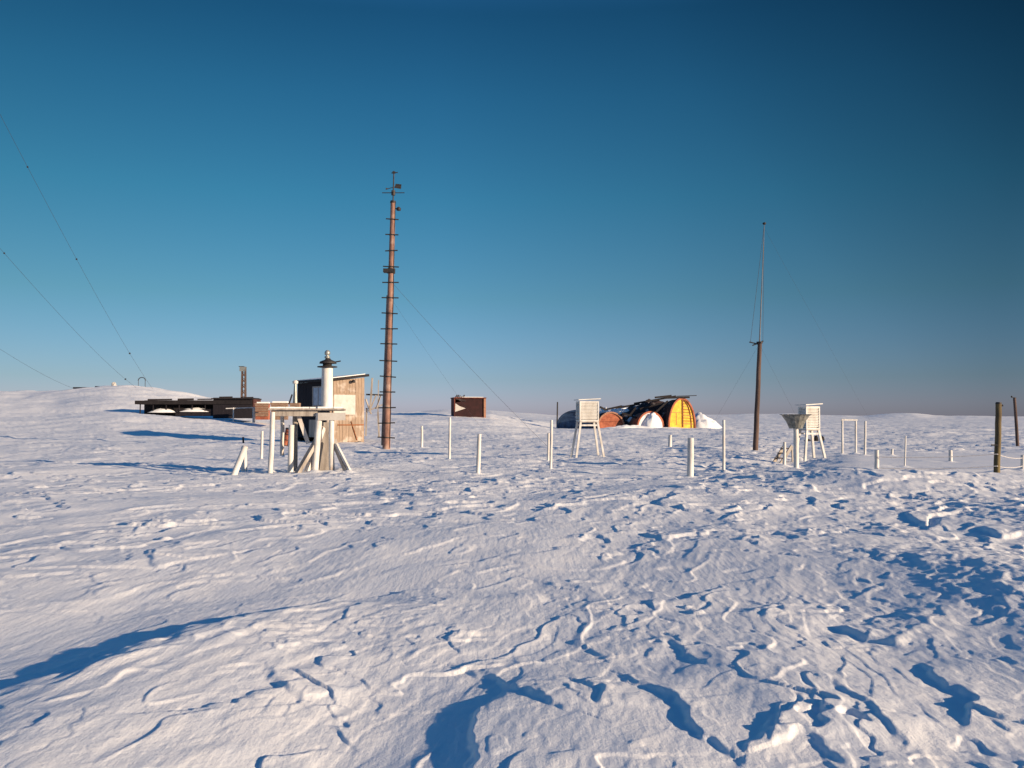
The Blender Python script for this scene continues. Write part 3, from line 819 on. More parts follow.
post('fence_post', 1021.5, 455, 1021, 475.5, 3.8, 'short pale post at the right edge of the photo', 'post', P, G)
post('dark_post', 557.5, 402, 557, 418, 1.4, 'distant thin dark pole left of the blue dome', 'pole', M['iron'], None, D=165)

def frame_gate():
    D = ray_ground(848, 459); X = xx(848, D); z = gz(X, D); s = F / D
    t = thing('goal_frame', 'white frame of two thin uprights joined by a top bar', 'frame', (X, D, z))
    for px, yt in ((841.5, 420), (855, 421)):
        b = MB(); b.tube(((px - 848) / s, 0, -.15), ((px - 847.5) / s, 0, zy(yt, D) - z), .045, .042, 10); b.build('upright', P, t)
    b = MB(); b.beam(((841 - 848) / s, 0, zy(420.5, D) - z + .03), ((857 - 848) / s, 0, zy(420.8, D) - z + .03), .07); b.build('top_bar', P, t)
frame_gate()

def olive_post():
    D = ray_ground(995, 479.5); X = xx(995, D); z = gz(X, D); s = F / D
    t = thing('timber_post', 'thick olive brown timber post, the nearer of the two dark posts', 'post', (X, D, z))
    top = Vector(((998.5 - 995) / s, 0, zy(404, D) - z))
    b = MB(); b.tube((0, 0, -.2), top, .085, .078, 14, seg=8, wob=.007); b.build('shaft', M['olive'], t)
    b = MB(); b.tube(top, top + Vector((.003, 0, .05)), .082, .07, 12); b.tube(top - Vector((.02, 0, .06)), top + Vector((.11, -.02, -.04)), .025, n=8); b.build('cap', M['iron'], t)
    b = MB(); zz = zy(445, D) - z; b.tube((-.16, -.05, zz), (.02, -.07, zz), .02, n=8); b.build('hook', M['iron'], t)
olive_post()
def far_pole():
    D = ray_ground(1017, 447); X = xx(1017, D); z = gz(X, D); s = F / D
    t = thing('service_pole', 'dark thin pole with small bracket, behind the olive post at right', 'pole', (X, D, z))
    top = Vector(((1014.5 - 1017) / s, 0, zy(398, D) - z))
    b = MB(); b.tube((0, 0, -.3), top, .095, .08, 12, seg=6, wob=.008); b.build('shaft', M['brownpole'], t)
    b = MB(); b.tube(top + Vector((-.20, 0, .05)), top + Vector((.1, 0, 0)), .022, n=8); b.lathe([(.03, -.05), (.05, 0), (.03, .05)], top + Vector((-.16, 0, .08)), 8); b.build('bracket', M['iron'], t)
far_pole()

# strands between the short posts at right
def strand(pts, r, label, m, name='fence_wire', grp='strands between the short right posts'):
    b = MB()
    W = []
    for px, y, D in pts: W.append(Vector((xx(px, D), D, zy(y, D))))
    for a, c in zip(W, W[1:]):
        prev = a
        for k in range(1, 9):
            u = k / 8; q = a.lerp(c, u) - Vector((0, 0, .05 * 4 * u * (1 - u)))
            b.tube(prev, q, r, n=5, caps=False); prev = q
    o = b.build(name, m); tag(o, label, 'wire', grp); return o
D1 = ray_ground(875.5, 477.5); D2 = ray_ground(995, 479.5); D3 = ray_ground(1021, 475.5)
strand([(876, 457, D1 - .08), (996, 454, D2 - .12), (1021, 458, D3 - .08)], .011, 'upper pale strand stretched between the short posts at right', M['palewire'])
strand([(876, 468, D1 - .08), (995.5, 466, D2 - .12), (1021, 466, D3 - .08)], .011, 'lower pale strand stretched just above the snow at right', M['palewire'])

# ------------------------------------------------------------------ rusty container
def make_container():
    D = 150.0; s = F / D; X = xx(470, D); z = gz(X, D)
    zb = zy(417.2, D); z = zb
    t = thing('rusty_container', 'dark rusty container with a pale triangular patch at its left, on the horizon', 'container', (X, D, z), rz=.22)
    w = 31 / s; h = zy(398, D) - zb; dp = 3.4; th = .18
    b = MB(); b.box((-w / 2, dp / 2, h / 2 - .4), (th, dp, h + .8)); b.build('side_wall', M['rust'], t)
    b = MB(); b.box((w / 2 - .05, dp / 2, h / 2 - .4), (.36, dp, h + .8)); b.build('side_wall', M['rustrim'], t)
    b = MB(); b.box((0, dp, h / 2 - .4), (w - th - .01, th, h + .8)); b.build('back_wall', M['innerrust'], t)
    b = MB(); b.box((0, dp / 2, h + .02), (w + .35, dp + .3, .16)); b.build('roof', M['rust'], t)
    b = MB(); b.box((0, dp / 2, .02), (w - th - .2, dp - .1, .10)); b.build('floor', M['rust'], t)
    # corrugated back lining, then panels imitating shade and sunlight inside the box
    b = MB()
    for i in range(12): b.box((-w / 2 + .5 + i * (w - 1.1) / 11, dp - .2, h / 2), (.12, .10, h - .3))
    b.build('lining_rib', M['innerrust'], t)
    b = MB(); b.prism([(-w / 2 + .12, .1), (w / 2 - .26, .1), (w / 2 - .26, h - .08), (-w / 2 + 1.3, h - .08), (-w / 2 + 1.0, h * .8), (-w / 2 + .12, h * .76)], .20, .28); b.build('shade_sheet', M['maroon'], t)  # dark sheet added in place of the shaded interior
    b = MB(); b.prism([(-w / 2 + .10, h * .28), (-w / 2 + 1.9, h * .46), (-w / 2 + .8, h * .58), (-w / 2 + .15, h * .72)], .06, .14); b.build('sunlit_patch', M['whiteboard'], t)  # pale triangle painted in for the sunlit inner left wall
    b = MB()
    for i in range(5): b.beam((-w / 2 + .1 + i * .35, .1, h + .05), (-w / 2 + .5 + i * .3, .3, h + random.uniform(.2, .5)), .16)
    b.beam((-w / 2 + .2, .2, h - .1), (-w / 2 + 1.9, .2, h - .5), .25); b.build('bent_scrap', M['blackhide'], t)
    b = MB(); b.box((.5, dp / 2, h + .15), (w - 1.6, dp - .1, .08)); b.build('roof_snow', M['snow'], t)
    # snow the box is sunk in
    g = z - 0.6
make_container()

# ------------------------------------------------------------------ half-round huts
def arch_pts(w, h, n=20, h0=0.0):
    """half round outline in x,z"""
    return [(-w / 2 * math.cos(PI * i / n), h0 + (h - h0) * math.sin(PI * i / n) ** 0.92) for i in range(n + 1)]

def arch_hut(name, px, D, wpx, ybase, ytop, length, yaw, label, m_face, m_shell, m_rim, sag=0.15, face_in=0.12, cat='hut', group='half-round huts half buried in snow'):
    s = F / D; X = xx(px, D); z = zy(ybase, D); w = wpx / s; h = zy(ytop, D) - z
    t = thing(name, label, cat, (X, D, z), rz=yaw, group=group)
    o = arch_pts(w, h); i_ = arch_pts(w - .35, h - .18)
    # shell: ring extruded, with corrugation in length
    b = MB(); seg = 10; vs = []; fs = []; n = len(o)
    for k in range(seg + 1):
        y = length * k / seg; c = 1 - sag * (k / seg) ** 1.4
        r = 1 + (.012 if k % 2 else -.012)
        for p in o: vs.append((p[0] * r, y, p[1] * c * r - .05 * random.random()))
    for k in range(seg):
        for i in range(n - 1):
            fs.append((k * n + i, k * n + i + 1, (k + 1) * n + i + 1, (k + 1) * n + i))
    m0 = len(vs)
    for k in range(seg + 1):
        y = length * k / seg; c = 1 - sag * (k / seg) ** 1.4
        for p in i_: vs.append((p[0], y, p[1] * c))
    for k in range(seg):
        for i in range(n - 1):
            fs.append((m0 + k * n + i, m0 + (k + 1) * n + i, m0 + (k + 1) * n + i + 1, m0 + k * n + i + 1))
    for i in range(n - 1):
        fs.append((i, m0 + i, m0 + i + 1, i + 1))
        a = seg * n; fs.append((a + i, a + i + 1, m0 + a + i + 1, m0 + a + i))
    fs.append((0, seg * n, m0 + seg * n, m0)); fs.append((n - 1, m0 + n - 1, m0 + seg * n + n - 1, seg * n + n - 1))
    b.add([(x, y, zz - (.5 if zz < .02 else 0)) for x, y, zz in vs], fs); b.build('shell', m_shell, t)
    fp = arch_pts(w - .36, h - .19)
    b = MB(); b.prism(fp + [(w / 2 - .18, -.6), (-w / 2 + .18, -.6)], face_in, face_in + .1); b.build('end_wall', m_face, t)
    # rim
    o2 = arch_pts(w + .10, h + .06)
    rim = MB(); vs = []; fs = []
    for y in (-.08, .10):
        for p in o2: vs.append((p[0], y, p[1]))
        for p in i_: vs.append((p[0] * .985, y, p[1] * .985))
    q = 2 * n
    for i in range(n - 1):
        fs += [(i, i + 1, n + i + 1, n + i), (q + i, q + n + i, q + n + i + 1, q + i + 1), (i, q + i, q + i + 1, i + 1), (n + i, n + i + 1, q + n + i + 1, q + n + i)]
    fs += [(0, n, q + n, q), (n - 1, q + n - 1, q + 2 * n - 1, 2 * n - 1)]
    rim.add([(x, y, zz - (.4 if zz < .02 else 0)) for x, y, zz in vs], fs); rim.build('rim', m_rim, t)
    b = MB(); b.prism([(p[0] * .96, p[1] * .93) for p in o] , length - .3, length - .2); b.build('rear_wall', m_shell, t)
    return t, w, h

def mound(name, px, D, wpx, ybase, ytop, depth, m, seed, rag=0.12, sk=0.0, pw=1.0, N=34):
    s = F / D; X = xx(px, D); z = zy(ybase, D); w = wpx / s; h = zy(ytop, D) - z
    g = np.linspace(-1, 1, N); gx_, gy_ = np.meshgrid(g, g, indexing='ij')
    rr = np.sqrt((gx_ - sk * 0) ** 2 + gy_ ** 2)
    hh = np.clip(1 - rr ** 2, 0, 1) ** pw
    nz = fbm(gx_ * 2.3 + seed, gy_ * 2.3, seed, 4, .6)
    slope = 1 + sk * gx_
    zz = h * hh * slope * (1 + rag * 3 * nz) - .3 * (1 - hh)
    vs = [(float(gx_[i, j] * w / 2), float(gy_[i, j] * depth / 2), float(zz[i, j])) for i in range(N) for j in range(N)]
    fs = [(i * N + j, (i + 1) * N + j, (i + 1) * N + j + 1, i * N + j + 1) for i in range(N - 1) for j in range(N - 1)]
    b = MB(); b.add(vs, fs, True); o = b.build(name, m); o.location = (X, D, z); return o
# yellow hut
t, w, h = arch_hut('yellow_hut', 682, 150, 31, 428, 398, 9.0, math.radians(20), 'largest half-round hut, with a bright yellow end wall and brown laths', M['yellow'], M['blackhide'], M['redend'], sag=.28)
b = MB(); b.box((.15, .06, h / 2), (.22, .12, h - .3)); b.build('door_post', M['brownlath'], t)
for k in range(9):
    zz = h * (.14 + .095 * k)
    half = (w - .4) / 2 * math.sqrt(max(0, 1 - (zz / h) ** 2))
    if half < .5: continue
    b = MB(); b.beam((.26, .05, zz + .03), (half - .1, .05, zz - .05), .10, .07); b.build('lath', M['brownlath'] if k % 3 else M['rustrim'], t)
b = MB()
a0 = arch_pts(w * .70, h * .93)
for p, q in zip(a0[10:], a0[11:]):
    b.beam((p[0], .04, p[1]), (q[0], .04, q[1]), .13, .06)
b.build('curved_rib', M['brownlath'], t)
b = MB(); b.box((-w * .24, .10, h * .52), (w * .38, .06, .07)); b.box((-w * .20, .10, h * .30), (.06, .06, h * .40)); b.build('panel_seam', M['rustrim'], t)

# white snowed-in end
t, w, h = arch_hut('snowed_hut', 650.5, 149, 29, 429, 411.5, 7.0, math.radians(14), 'half-round hut whose open end is packed with white snow', M['snowface'], M['redend'], M['redend'], sag=.2, face_in=-.02)
b = MB(); b.prism([(-.3, .1), (.5, .1), (.4, .75), (-.2, .8)], -.12, -.04); b.build('hatch', M['greywood'], t)
sp = mound('snow_pack', 651, 148.9, 22, 429, 413.5, 2.6, M['snow'], 14, .045, .2, .7); sp.parent = t; sp.rotation_euler = (0, 0, -math.radians(14)); sp.location = (0.1, -.1, 0)
# red end
t, w, h = arch_hut('red_hut', 611, 150, 28, 427, 412, 8.0, math.radians(14), 'low half-round hut with a red brown end wall', M['redend'], M['blackhide'], M['rustrim'], sag=.1)
b = MB(); b.box((0, .10, h * .35), (w * .8, .06, .06)); b.build('panel_seam', M['rust'], t)
# blue dome
t, w, h = arch_hut('blue_hut', 578, 153, 44, 425.5, 410, 3.6, math.radians(-22), 'blue grey rounded hut half hidden behind the screen', M['blueshell'], M['blueshell'], M['blueshell'], sag=.25)
b = MB()
for k in range(4): b.beam((-w * .1 + .2, .08, .45 + k * .5), (w * .30, .08, .42 + k * .5), .14, .1)
b.build('wall_slat', M['glasspane'], t)

# heap of torn roofing between the huts
o = mound('collapsed_roofing', 643, 155.5, 84, 428, 405.0, 8, M['blackhide'], 3, .06, .5, .5)
tag(o, 'dark heap of collapsed snow-streaked roofing behind the round huts', 'rubble')
o = mound('snow_drift', 622, 156, 46, 426, 408.5, 6, M['snow'], 5, .10, .1); o['kind'] = 'structure'
o = mound('snow_drift', 628, 146.5, 74, 430, 425.5, 3, M['snow'], 15, .10, .1); o['kind'] = 'structure'
o = mound('snow_drift', 604, 156, 26, 426, 409.5, 5, M['snow'], 21, .10, .1); o['kind'] = 'structure'
o = mound('snow_drift', 700, 156, 46, 429, 415, 9, M['snow'], 8, .06, -.15, .8); o['kind'] = 'structure'
for (a, b1, c, d, D) in ((606, 409.5, 622, 406, 152), (616, 408, 640, 404, 152.5), (634, 403.5, 652, 400.5, 153), (645, 402, 663, 398.5, 152), (652, 400.5, 676, 396.2, 152.5), (664, 398, 690, 397.2, 149.6), (640, 409, 662, 403, 150.5),
                       (622, 413, 640, 419, 150), (636, 407.5, 626, 420, 150.3), (655, 397.5, 672, 395.6, 151), (600, 407, 606, 409.8, 151.5), (668, 401, 656, 412, 148.6)):
    p = Vector((xx(a, D), D + random.uniform(-.3, .3), zy(b1, D))); q = Vector((xx(c, D), D + random.uniform(-.3, .6), zy(d, D)))
    c0 = (p + q) / 2
    b = MB(); b.beam(p - c0, q - c0, .26, .30)
    o = b.build('broken_timber', M['tar']); o.location = c0
    tag(o, 'dark broken timber lying in the jumble on and between the round huts', 'timber', 'broken timbers over the round huts')
o = MB(); o.tube((-1.6, 0, 0), (1.8, 0, .12), .07, n=6); o = o.build('roof_rod', M['iron']); o.location = (xx(686, 149.8), 149.8, zy(396.2, 149.8)); tag(o, 'thin dark rod lying across the top of the yellow hut', 'rod')

# ------------------------------------------------------------------ long low dark building at left
def make_long():
    px0, px1 = 135, 256
    D = ray_ground(150, 413.5)
    s = F / D; X = xx(px0, D); X1 = xx(px1, D); W = X1 - X
    zb = min(zy(412, D), gz(X, D)) ; 
    t = thing('long_low_shed', 'long low dark flat-roofed shed half buried in snow below the left hill', 'shed', (X, D, zb))
    def lx(px): return (px - px0) / s
    def lz(y): return zy(y, D) - zb
    b = MB(); b.box((lx(194), 1.5, (lz(400.6) + lz(404.3)) / 2), (lx(253) - lx(136), 3.4, lz(400.6) - lz(404.3))); b.build('roof', M['tar'], t)
    b = MB(); b.box((lx(194), 2.0, lz(408)), (lx(250) - lx(137), .2, lz(402) - lz(418))); b.build('back_wall', M['darkplank'], t)
    b = MB(); b.box((lx(233), 1.4, lz(408)), (lx(253) - lx(214), 3.0, lz(399.3) - lz(420))); b.build('annexe', M['darkplank'], t)
    b = MB(); b.box((lx(233), 1.4, lz(399.3) + .07), (lx(255) - lx(213), 3.5, .12)); b.build('annexe_roof', M['tar'], t)
    b = MB(); b.box((lx(186), .9, lz(409)), (lx(213.5) - lx(150), .5, .28)); b.build('lower_deck', M['tar'], t)
    b = MB(); b.box((lx(194), .7, lz(412.5)), (lx(213.5) - lx(176), 1.2, .75)); b.build('plinth', M['darkplank'], t)
    for px in (140, 153, 166, 179, 192, 205):
        b = MB(); b.box((lx(px), .1, lz(408)), (.10, .10, lz(403) - lz(414))); b.build('support', M['darkplank'], t)
    b = MB()
    for (a, c, y) in ((160, 184, 405.6), (180, 205, 404.9)):
        pass
    m2 = mound('snow_bank', 195, D + .4, 38, 409.3, 407.8, 1.0, M['snow'], 6, .1); m2.name = 'inner_snow'
    m2.parent = t; m2.location = m2.location - Vector((X, D, zb))
    m2 = mound('snow_bank', 163, D + .3, 30, 410, 408.6, 1.0, M['snow'], 7, .1); m2.name = 'inner_snow'
    m2.parent = t; m2.location = m2.location - Vector((X, D, zb))
    # clutter on the roof
    for (a_, c_, y_, hh_) in ((146, 168, 400.1, .16), (176, 190, 399.9, .22), (196, 209, 399.8, .14), (218, 229, 398.2, .28), (240, 250, 398.3, .2)):
        b = MB(); b.beam((lx(a_), .5, lz(y_) + .06), (lx(c_), 1.2, lz(y_) + .10), .35, hh_); b.build('roof_board', M['darkplank'], t)
    # gable end lit by the sun
    b = MB(); b.box((lx(253.4), 1.4, lz(409)), (.12, 2.9, lz(400) - lz(420))); b.build('end_wall', M['darkrust'], t)
    # rail
    Dr = D - 3; Xr = xx(233, Dr); zr = gz(Xr, Dr)
    r = thing('white_rail', 'low pale rail on two uprights in front of the long dark shed', 'railing', (Xr, Dr, zr))
    s2 = F / Dr
    for px in (233.5, 254): 
        b = MB(); b.tube(((px - 233) / s2, 0, -.3), ((px - 233) / s2, 0, zy(407.5, Dr) - zr), .07 if px < 240 else .16, n=8); b.build('upright', P, r)
    b = MB(); b.beam(((226 - 233) / s2, 0, zy(408.5, Dr) - zr), ((256 - 233) / s2, 0, zy(407.5, Dr) - zr), .10); b.build('top_rail', P, r)
    # crates
    for (cx, wpx, yt, lab) in ((263, 13, 404.0, 'tan wooden crate with snowy lid at the right end of the long dark shed'), (280, 16, 403.5, 'flat tan crate under thick snow behind the trestle table')):
        Dc = D - 4 if cx < 270 else D - 8
        sc_ = F / Dc; Xc = xx(cx, Dc); yb = 416.5; zc = zy(yb, Dc); w = wpx / sc_; hh = zy(yt, Dc) - zc
        c = thing('wooden_crate', lab, 'crate', (Xc, Dc, zc), rz=.12, group='crates beside the long shed')
        b = MB()
        for k in range(5): b.box((0, -.75, hh * (k + .5) / 5 - .0), (w, .07, hh / 5 - .05))
        b.build('front_slats', M['crate'], c)
        b = MB(); b.box((0, 0, hh / 2 - .2), (w - .1, 1.4, hh + .3)); b.build('body', M['redend'] if cx < 270 else M['crate'], c)
        b = MB(); b.box((0, 0, hh + .02), (w + .12, 1.7, .09)); b.build('lid', M['crate'], c)
        b = MB(); b.box((.05, .05, hh + .14), (w - .2, 1.3, .16)); b.build('snow_cap', M['snow'], c)
    return D
DL = make_long()

def lattice_tower():
    D = 150.0; X = xx(243.5, D); z = zy(408, D); s = F / D
    t = thing('lattice_tower', 'slim distant lattice tower with a box head behind the long dark shed', 'tower', (X, D, z))
    h = zy(367, D) - z; w = .35
    b = MB()
    for (sx, sy) in ((-1, -1), (1, -1), (-1, 1), (1, 1)): b.beam((sx * w, sy * w, -1), (sx * w * .75, sy * w * .75, h), .15)
    b.build('tower_leg_frame', M['brownpole'], t)
    b = MB(); n = 7
    for k in range(n):
        z0 = h * k / n; z1 = h * (k + 1) / n; ww = w * .9
        b.beam((-ww, -ww, z0), (ww, -ww, z1), .09); b.beam((ww, ww, z0), (-ww, ww, z1), .09); b.beam((-ww, ww, z0), (-ww, -ww, z1), .09); b.beam((ww, -ww, z0), (ww, ww, z1), .09)
        b.box((0, 0, z1), (ww * 2, ww * 2, .09))
    b.build('bracing', M['brownpole'], t)
    b = MB(); b.box((-.15, 0, h - .35), (.95, .8, .75)); b.build('head_box', M['zinc'], t)
    b = MB(); b.box((-.4, 0, h + .08), (.8, .6, .1)); b.build('head_plate', M['iron'], t)
lattice_tower()

def timber_stand():
    D = 68.0; s = F / D; X = xx(372, D); z = gz(X, D)
    t = thing('timber_stand', 'rickety stand of crossed thin timbers between the hut and the mast', 'timber stand', (X, D, z))
    def L(px, y, yy=0): return Vector(((px - 372) / s, yy, zy(y, D) - z))
    for (a, b1, c, d, w) in ((366, 394.5, 383, 395, .12), (372.5, 378, 370, 412, .13), (366, 399, 371, 414, .10), (378, 380, 378, 414, .07), (381, 396, 376, 409, .08), (368, 411, 384, 404, .09), (376, 395, 370, 410, .08), (366.5, 408, 366, 436, .12), (378, 412, 379, 437, .12)):
        b = MB(); b.beam(L(a, b1, random.uniform(-.2, .2)), L(c, d, random.uniform(-.2, .2)), w); b.build('timber', M['iron'] if a == 366 and b1 < 396 else M['greywood'], t)
timber_stand()

# small debris
def lump(px, y, wpx, hpx, D, label, cat, m, name, seed, group=None):
    s = F / D; X = xx(px, D); z = zy(y, D); z = max(z, gz(X, D) - .05)
    b = MB(); n = 10; pr = []
    random.seed(seed)
    vs = []; fs = []
    W = wpx / s / 2; H = hpx / s
    for k, (r, hh) in enumerate(((1, -.2), (.95, .35), (.7, .75), (.3, 1.0))):
        for i in range(n):
            a = 2 * PI * i / n; q = r * random.uniform(.75, 1.1)
            vs.append((W * q * math.cos(a), W * .7 * q * math.sin(a), H * hh * random.uniform(.85, 1.1)))
    for k in range(3):
        for i in range(n):
            j = (i + 1) % n; fs.append((k * n + i, k * n + j, (k + 1) * n + j, (k + 1) * n + i))
    fs.append(tuple(range(3 * n, 4 * n))); fs.append(tuple(reversed(range(n))))
    b.add(vs, fs); o = b.build(name, m); o.location = (X, D, z); tag(o, label, cat, group); return o
lump(113.5, 388.8, 6, 4.5, 182, 'small pale orange cairn on the crest of the left hill', 'cairn', M['whiteboard'], 'cairn', 1)
DR = ray_ground(816, 441)
lump(815.5, 442, 5.5, 6.5, DR, 'larger black lump lying in the snow behind the right screen', 'debris', M['tar'], 'black_lump', 2, 'black lumps behind the right screen')
lump(821.5, 440.8, 5.5, 5, DR, 'smaller black lump at the right end of the row behind the screen', 'debris', M['tar'], 'black_lump', 3, 'black lumps behind the right screen')
lump(807, 442.5, 9, 2.8, DR, 'long flat black lump left of the other black lumps', 'debris', M['tar'], 'black_lump', 4, 'black lumps behind the right screen')
Dp = ray_ground(235, 644)
lump(235, 645, 9, 4, Dp, 'dark stone poking out of the foreground snow', 'stone', M['rock'], 'stone', 5)
for (a, b1, c, d, lab) in ((73, 390.2, 90, 389.2, 'dark plank lying on the left hill crest, the longer of two'), (95, 388.9, 100, 388.4, 'short dark plank on the left hill crest near the cairn')):
    D = 181; p = Vector((xx(a, D), D, zy(b1, D))); q = Vector((xx(c, D), D, zy(d, D))); c0 = (p + q) / 2; c0.z = max(c0.z, gz(c0.x, c0.y) + .12); q.z = p.z = c0.z
    b = MB(); b.beam(p - c0, q - c0, .3, .35); o = b.build('plank', M['tar']); o.location = c0; tag(o, lab, 'plank', 'planks on the hill')
def hoop():
    D = 183; s = F / D; X = xx(141.5, D); z = max(zy(391, D), gz(X, D) - .3)
    b = MB(); prev = None
    for k in range(11):
        a = PI * k / 10; q = Vector((-.75 * math.cos(a), 0, 1.5 + .7 * math.sin(a)))
        if prev is not None: b.tube(prev, q, .09, n=6)
        prev = q
    b.tube((.7, 0, -.5), (.7, 0, 1.5), .06, n=6); b.tube((-.7, 0, -.5), (-.7, 0, 1.5), .05, n=6)
    o = b.build('anchor_hoop', M['wire']); o.location = (X, D, z); tag(o, 'small dark hoop on the left hill where the long wires come down', 'hoop')
hoop()
# red brown barrel leaning behind the trestle
def barrel():
    px, y = 286, 447; D = ray_ground(px, y); X = xx(px, D); z = gz(X, D)
    t = thing('leaning_barrel', 'narrow red brown drum leaning in the snow behind the trestle', 'drum', (X, D, z), rot=(.1, .22, 0))
    s = F / D; h = 17 / s; r = 3.2 / s
    b = MB(); b.lathe([(r, -.1), (r, h)], (0, 0, 0), 20); b.build('drum', M['redend'], t)
    b = MB()
    for zz in (.02, h * .35, h * .68, h): b.lathe([(r + .015, zz - .02), (r + .015, zz + .02)], (0, 0, 0), 20)
    b.build('hoop_ring', M['iron'], t)
barrel()

# long wires at left coming down to the hill
def long_wire(label, p0, D0, p1, D1_, ins, sag=1.2, r=.009):
    a = Vector((xx(p0[0], D0), D0, zy(p0[1], D0))); c = Vector((xx(p1[0], D1_), D1_, zy(p1[1], D1_)))
    t = thing('long_wire', label, 'wire', c, group='long wires coming down to the left hill')
    def at(u): return a.lerp(c, u) - Vector((0, 0, sag * 4 * u * (1 - u)))
    b = MB(); n = 40; prev = at(0) - c
    for k in range(1, n + 1):
        q = at(k / n) - c; u = k / n
        b.tube(prev, q, r * (1 + 1.2 * u), n=5, caps=False); prev = q
    b.build('strand', M['wire'], t)
    for px in ins:
        best = min((abs(512 + F * at(k / 400).x / at(k / 400).y - px), k) for k in range(401))[1]
        q = at(best / 400) - c; d = (at(min(1, best / 400 + .01)) - at(best / 400)).normalized()
        k = .032 * (at(best / 400).y / 40)
        m = MB(); m.tube(q - d * k * 3, q, k * .5, k * 1.3, 8); m.tube(q, q + d * k * 3, k * 1.3, k * .5, 8); m.build('insulator', M['iron'], t)
long_wire('upper long wire with three insulators slanting down to the left hill', (-90, -38), 40, (154, 391), 180, (23, 74, 129))
long_wire('middle long wire slanting down to the left hill', (-120, 118), 45, (138, 389), 181, (1, 125))
long_wire('lowest long wire reaching the crest of the left hill', (-120, 268), 60, (86, 392.5), 178, (-40,))

# ------------------------------------------------------------------ light
SUN_AZ = math.radians(119)   # clockwise from the view direction (+Y)
SUN_EL = math.radians(11.5)
sv = Vector((math.sin(SUN_AZ) * math.cos(SUN_EL), math.cos(SUN_AZ) * math.cos(SUN_EL), math.sin(SUN_EL)))
ld = bpy.data.lights.new('sun', 'SUN'); ld.energy = 5.0; ld.angle = math.radians(0.6); ld.color = (1.0, 0.77, 0.53)
lo = bpy.data.objects.new('sun', ld); COL.objects.link(lo); lo.rotation_euler = sv.to_track_quat('Z', 'Y').to_euler()

wd = bpy.data.worlds.new('World'); sc.world = wd; wd.use_nodes = True
N = wd.node_tree.nodes; Lk = wd.node_tree.links
bg = N['Background']
sky = N.new('ShaderNodeTexSky'); sky.sky_type = 'NISHITA'; sky.sun_disc = False
sky.sun_elevation = SUN_EL; sky.sun_rotation = SUN_AZ
sky.air_density = 1.0; sky.dust_density = 0.3; sky.ozone_density = 2.0
import os
tc = N.new('ShaderNodeTexCoord'); sx = N.new('ShaderNodeSeparateXYZ'); Lk.new(tc.outputs['Generated'], sx.inputs[0])
rp = N.new('ShaderNodeValToRGB'); Lk.new(sx.outputs['Z'], rp.inputs['Fac'])
TINT = [(0.0, (.94, 1.06, 2.3)), (.015, (.93, 1.06, 2.2)), (.043, (.74, .97, 1.70)), (.133, (.50, .92, 1.20)), (.24, (.29, .88, 1.11)),
        (.342, (.19, .72, .97)), (.42, (.12, .54, .78)), (.60, (.46, 1.25, 2.1)), (1.0, (.60, 1.55, 2.5))]  # sky above the frame brightened and blued as added fill for snow shadows
els = rp.color_ramp.elements
els[0].position = TINT[0][0]; els[0].color = (*TINT[0][1], 1)
els[1].position = TINT[-1][0]; els[1].color = (*TINT[-1][1], 1)
for p, c in TINT[1:-1]:
    e = els.new(p); e.color = (*c, 1)
mx = N.new('ShaderNodeMixRGB'); mx.blend_type = 'MULTIPLY'; mx.inputs['Fac'].default_value = 1
Lk.new(sky.outputs[0], mx.inputs['Color1']); Lk.new(rp.outputs['Color'], mx.inputs['Color2'])
rz = N.new('ShaderNodeValToRGB'); md = N.new('ShaderNodeMath'); md.operation = 'MULTIPLY_ADD'  # side darkening of a lens vignette put into the sky colour
md.inputs[1].default_value = 0.5; md.inputs[2].default_value = 0.5
Lk.new(sx.outputs['X'], md.inputs[0]); Lk.new(md.outputs[0], rz.inputs['Fac'])
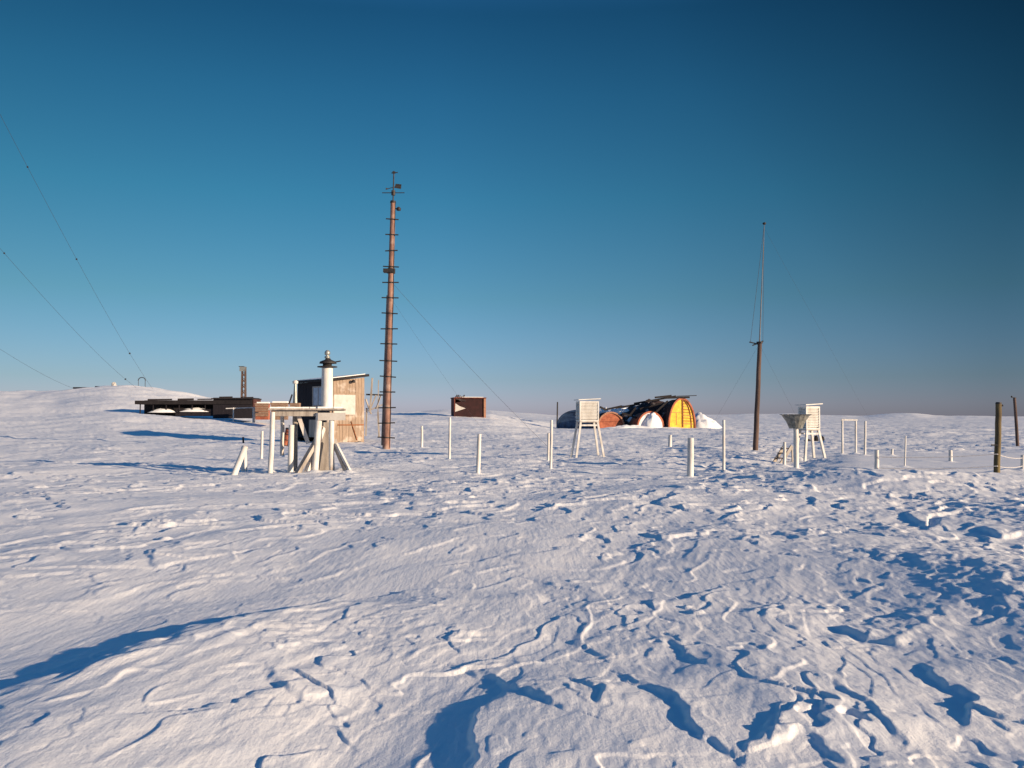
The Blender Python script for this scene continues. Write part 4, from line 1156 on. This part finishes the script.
for p, c in ((0.0, (.85, .85, .85)), (.24, (.80, .79, .74)), (.36, (.92, .93, .90)), (.46, (1, 1, 1)), (.58, (.90, .90, .90)), (.74, (.55, .58, .60)), (1.0, (.75, .77, .8))):
    if p == 0.0: e = rz.color_ramp.elements[0]; e.position = 0
    elif p == 1.0: e = rz.color_ramp.elements[-1]
    else: e = rz.color_ramp.elements.new(p)
    e.color = (*c, 1)
mz = N.new('ShaderNodeMixRGB'); mz.blend_type = 'MULTIPLY'; mz.inputs['Fac'].default_value = 1
Lk.new(mx.outputs['Color'], mz.inputs['Color1']); Lk.new(rz.outputs['Color'], mz.inputs['Color2'])
dp = N.new('ShaderNodeVectorMath'); dp.operation = 'DOT_PRODUCT'; dp.inputs[1].default_value = (0.8, 0.0, 0.6)
Lk.new(tc.outputs['Generated'], dp.inputs[0])
rd = N.new('ShaderNodeValToRGB'); Lk.new(dp.outputs['Value'], rd.inputs['Fac'])  # upper-right vignette corner, also put into the sky colour
for p, c in ((0.0, 1.0), (.36, 1.0), (.50, .84), (.62, .56), (.80, 1.0), (1.0, 1.0)):
    if p == 0.0: e = rd.color_ramp.elements[0]; e.position = 0
    elif p == 1.0: e = rd.color_ramp.elements[-1]
    else: e = rd.color_ramp.elements.new(p)
    e.color = (c, c, c, 1)
mw = N.new('ShaderNodeMixRGB'); mw.blend_type = 'MULTIPLY'; mw.inputs['Fac'].default_value = 1
Lk.new(mz.outputs['Color'], mw.inputs['Color1']); Lk.new(rd.outputs['Color'], mw.inputs['Color2'])
Lk.new(mw.outputs['Color'], bg.inputs['Color'])
bg.inputs['Strength'].default_value = 0.061

cam = bpy.data.cameras.new('camera'); co = bpy.data.objects.new('camera', cam); COL.objects.link(co)
cam.sensor_width = 36; cam.lens = F / 1024 * 36; cam.clip_start = 0.1; cam.clip_end = 20000
co.location = (0, 0, CAMH); co.rotation_euler = (PI / 2 + PITCH, 0, 0)
sc.camera = co
sc.view_settings.view_transform = 'Standard'; sc.view_settings.look = 'None'
sc.view_settings.exposure = 0.57; sc.view_settings.gamma = 1.0
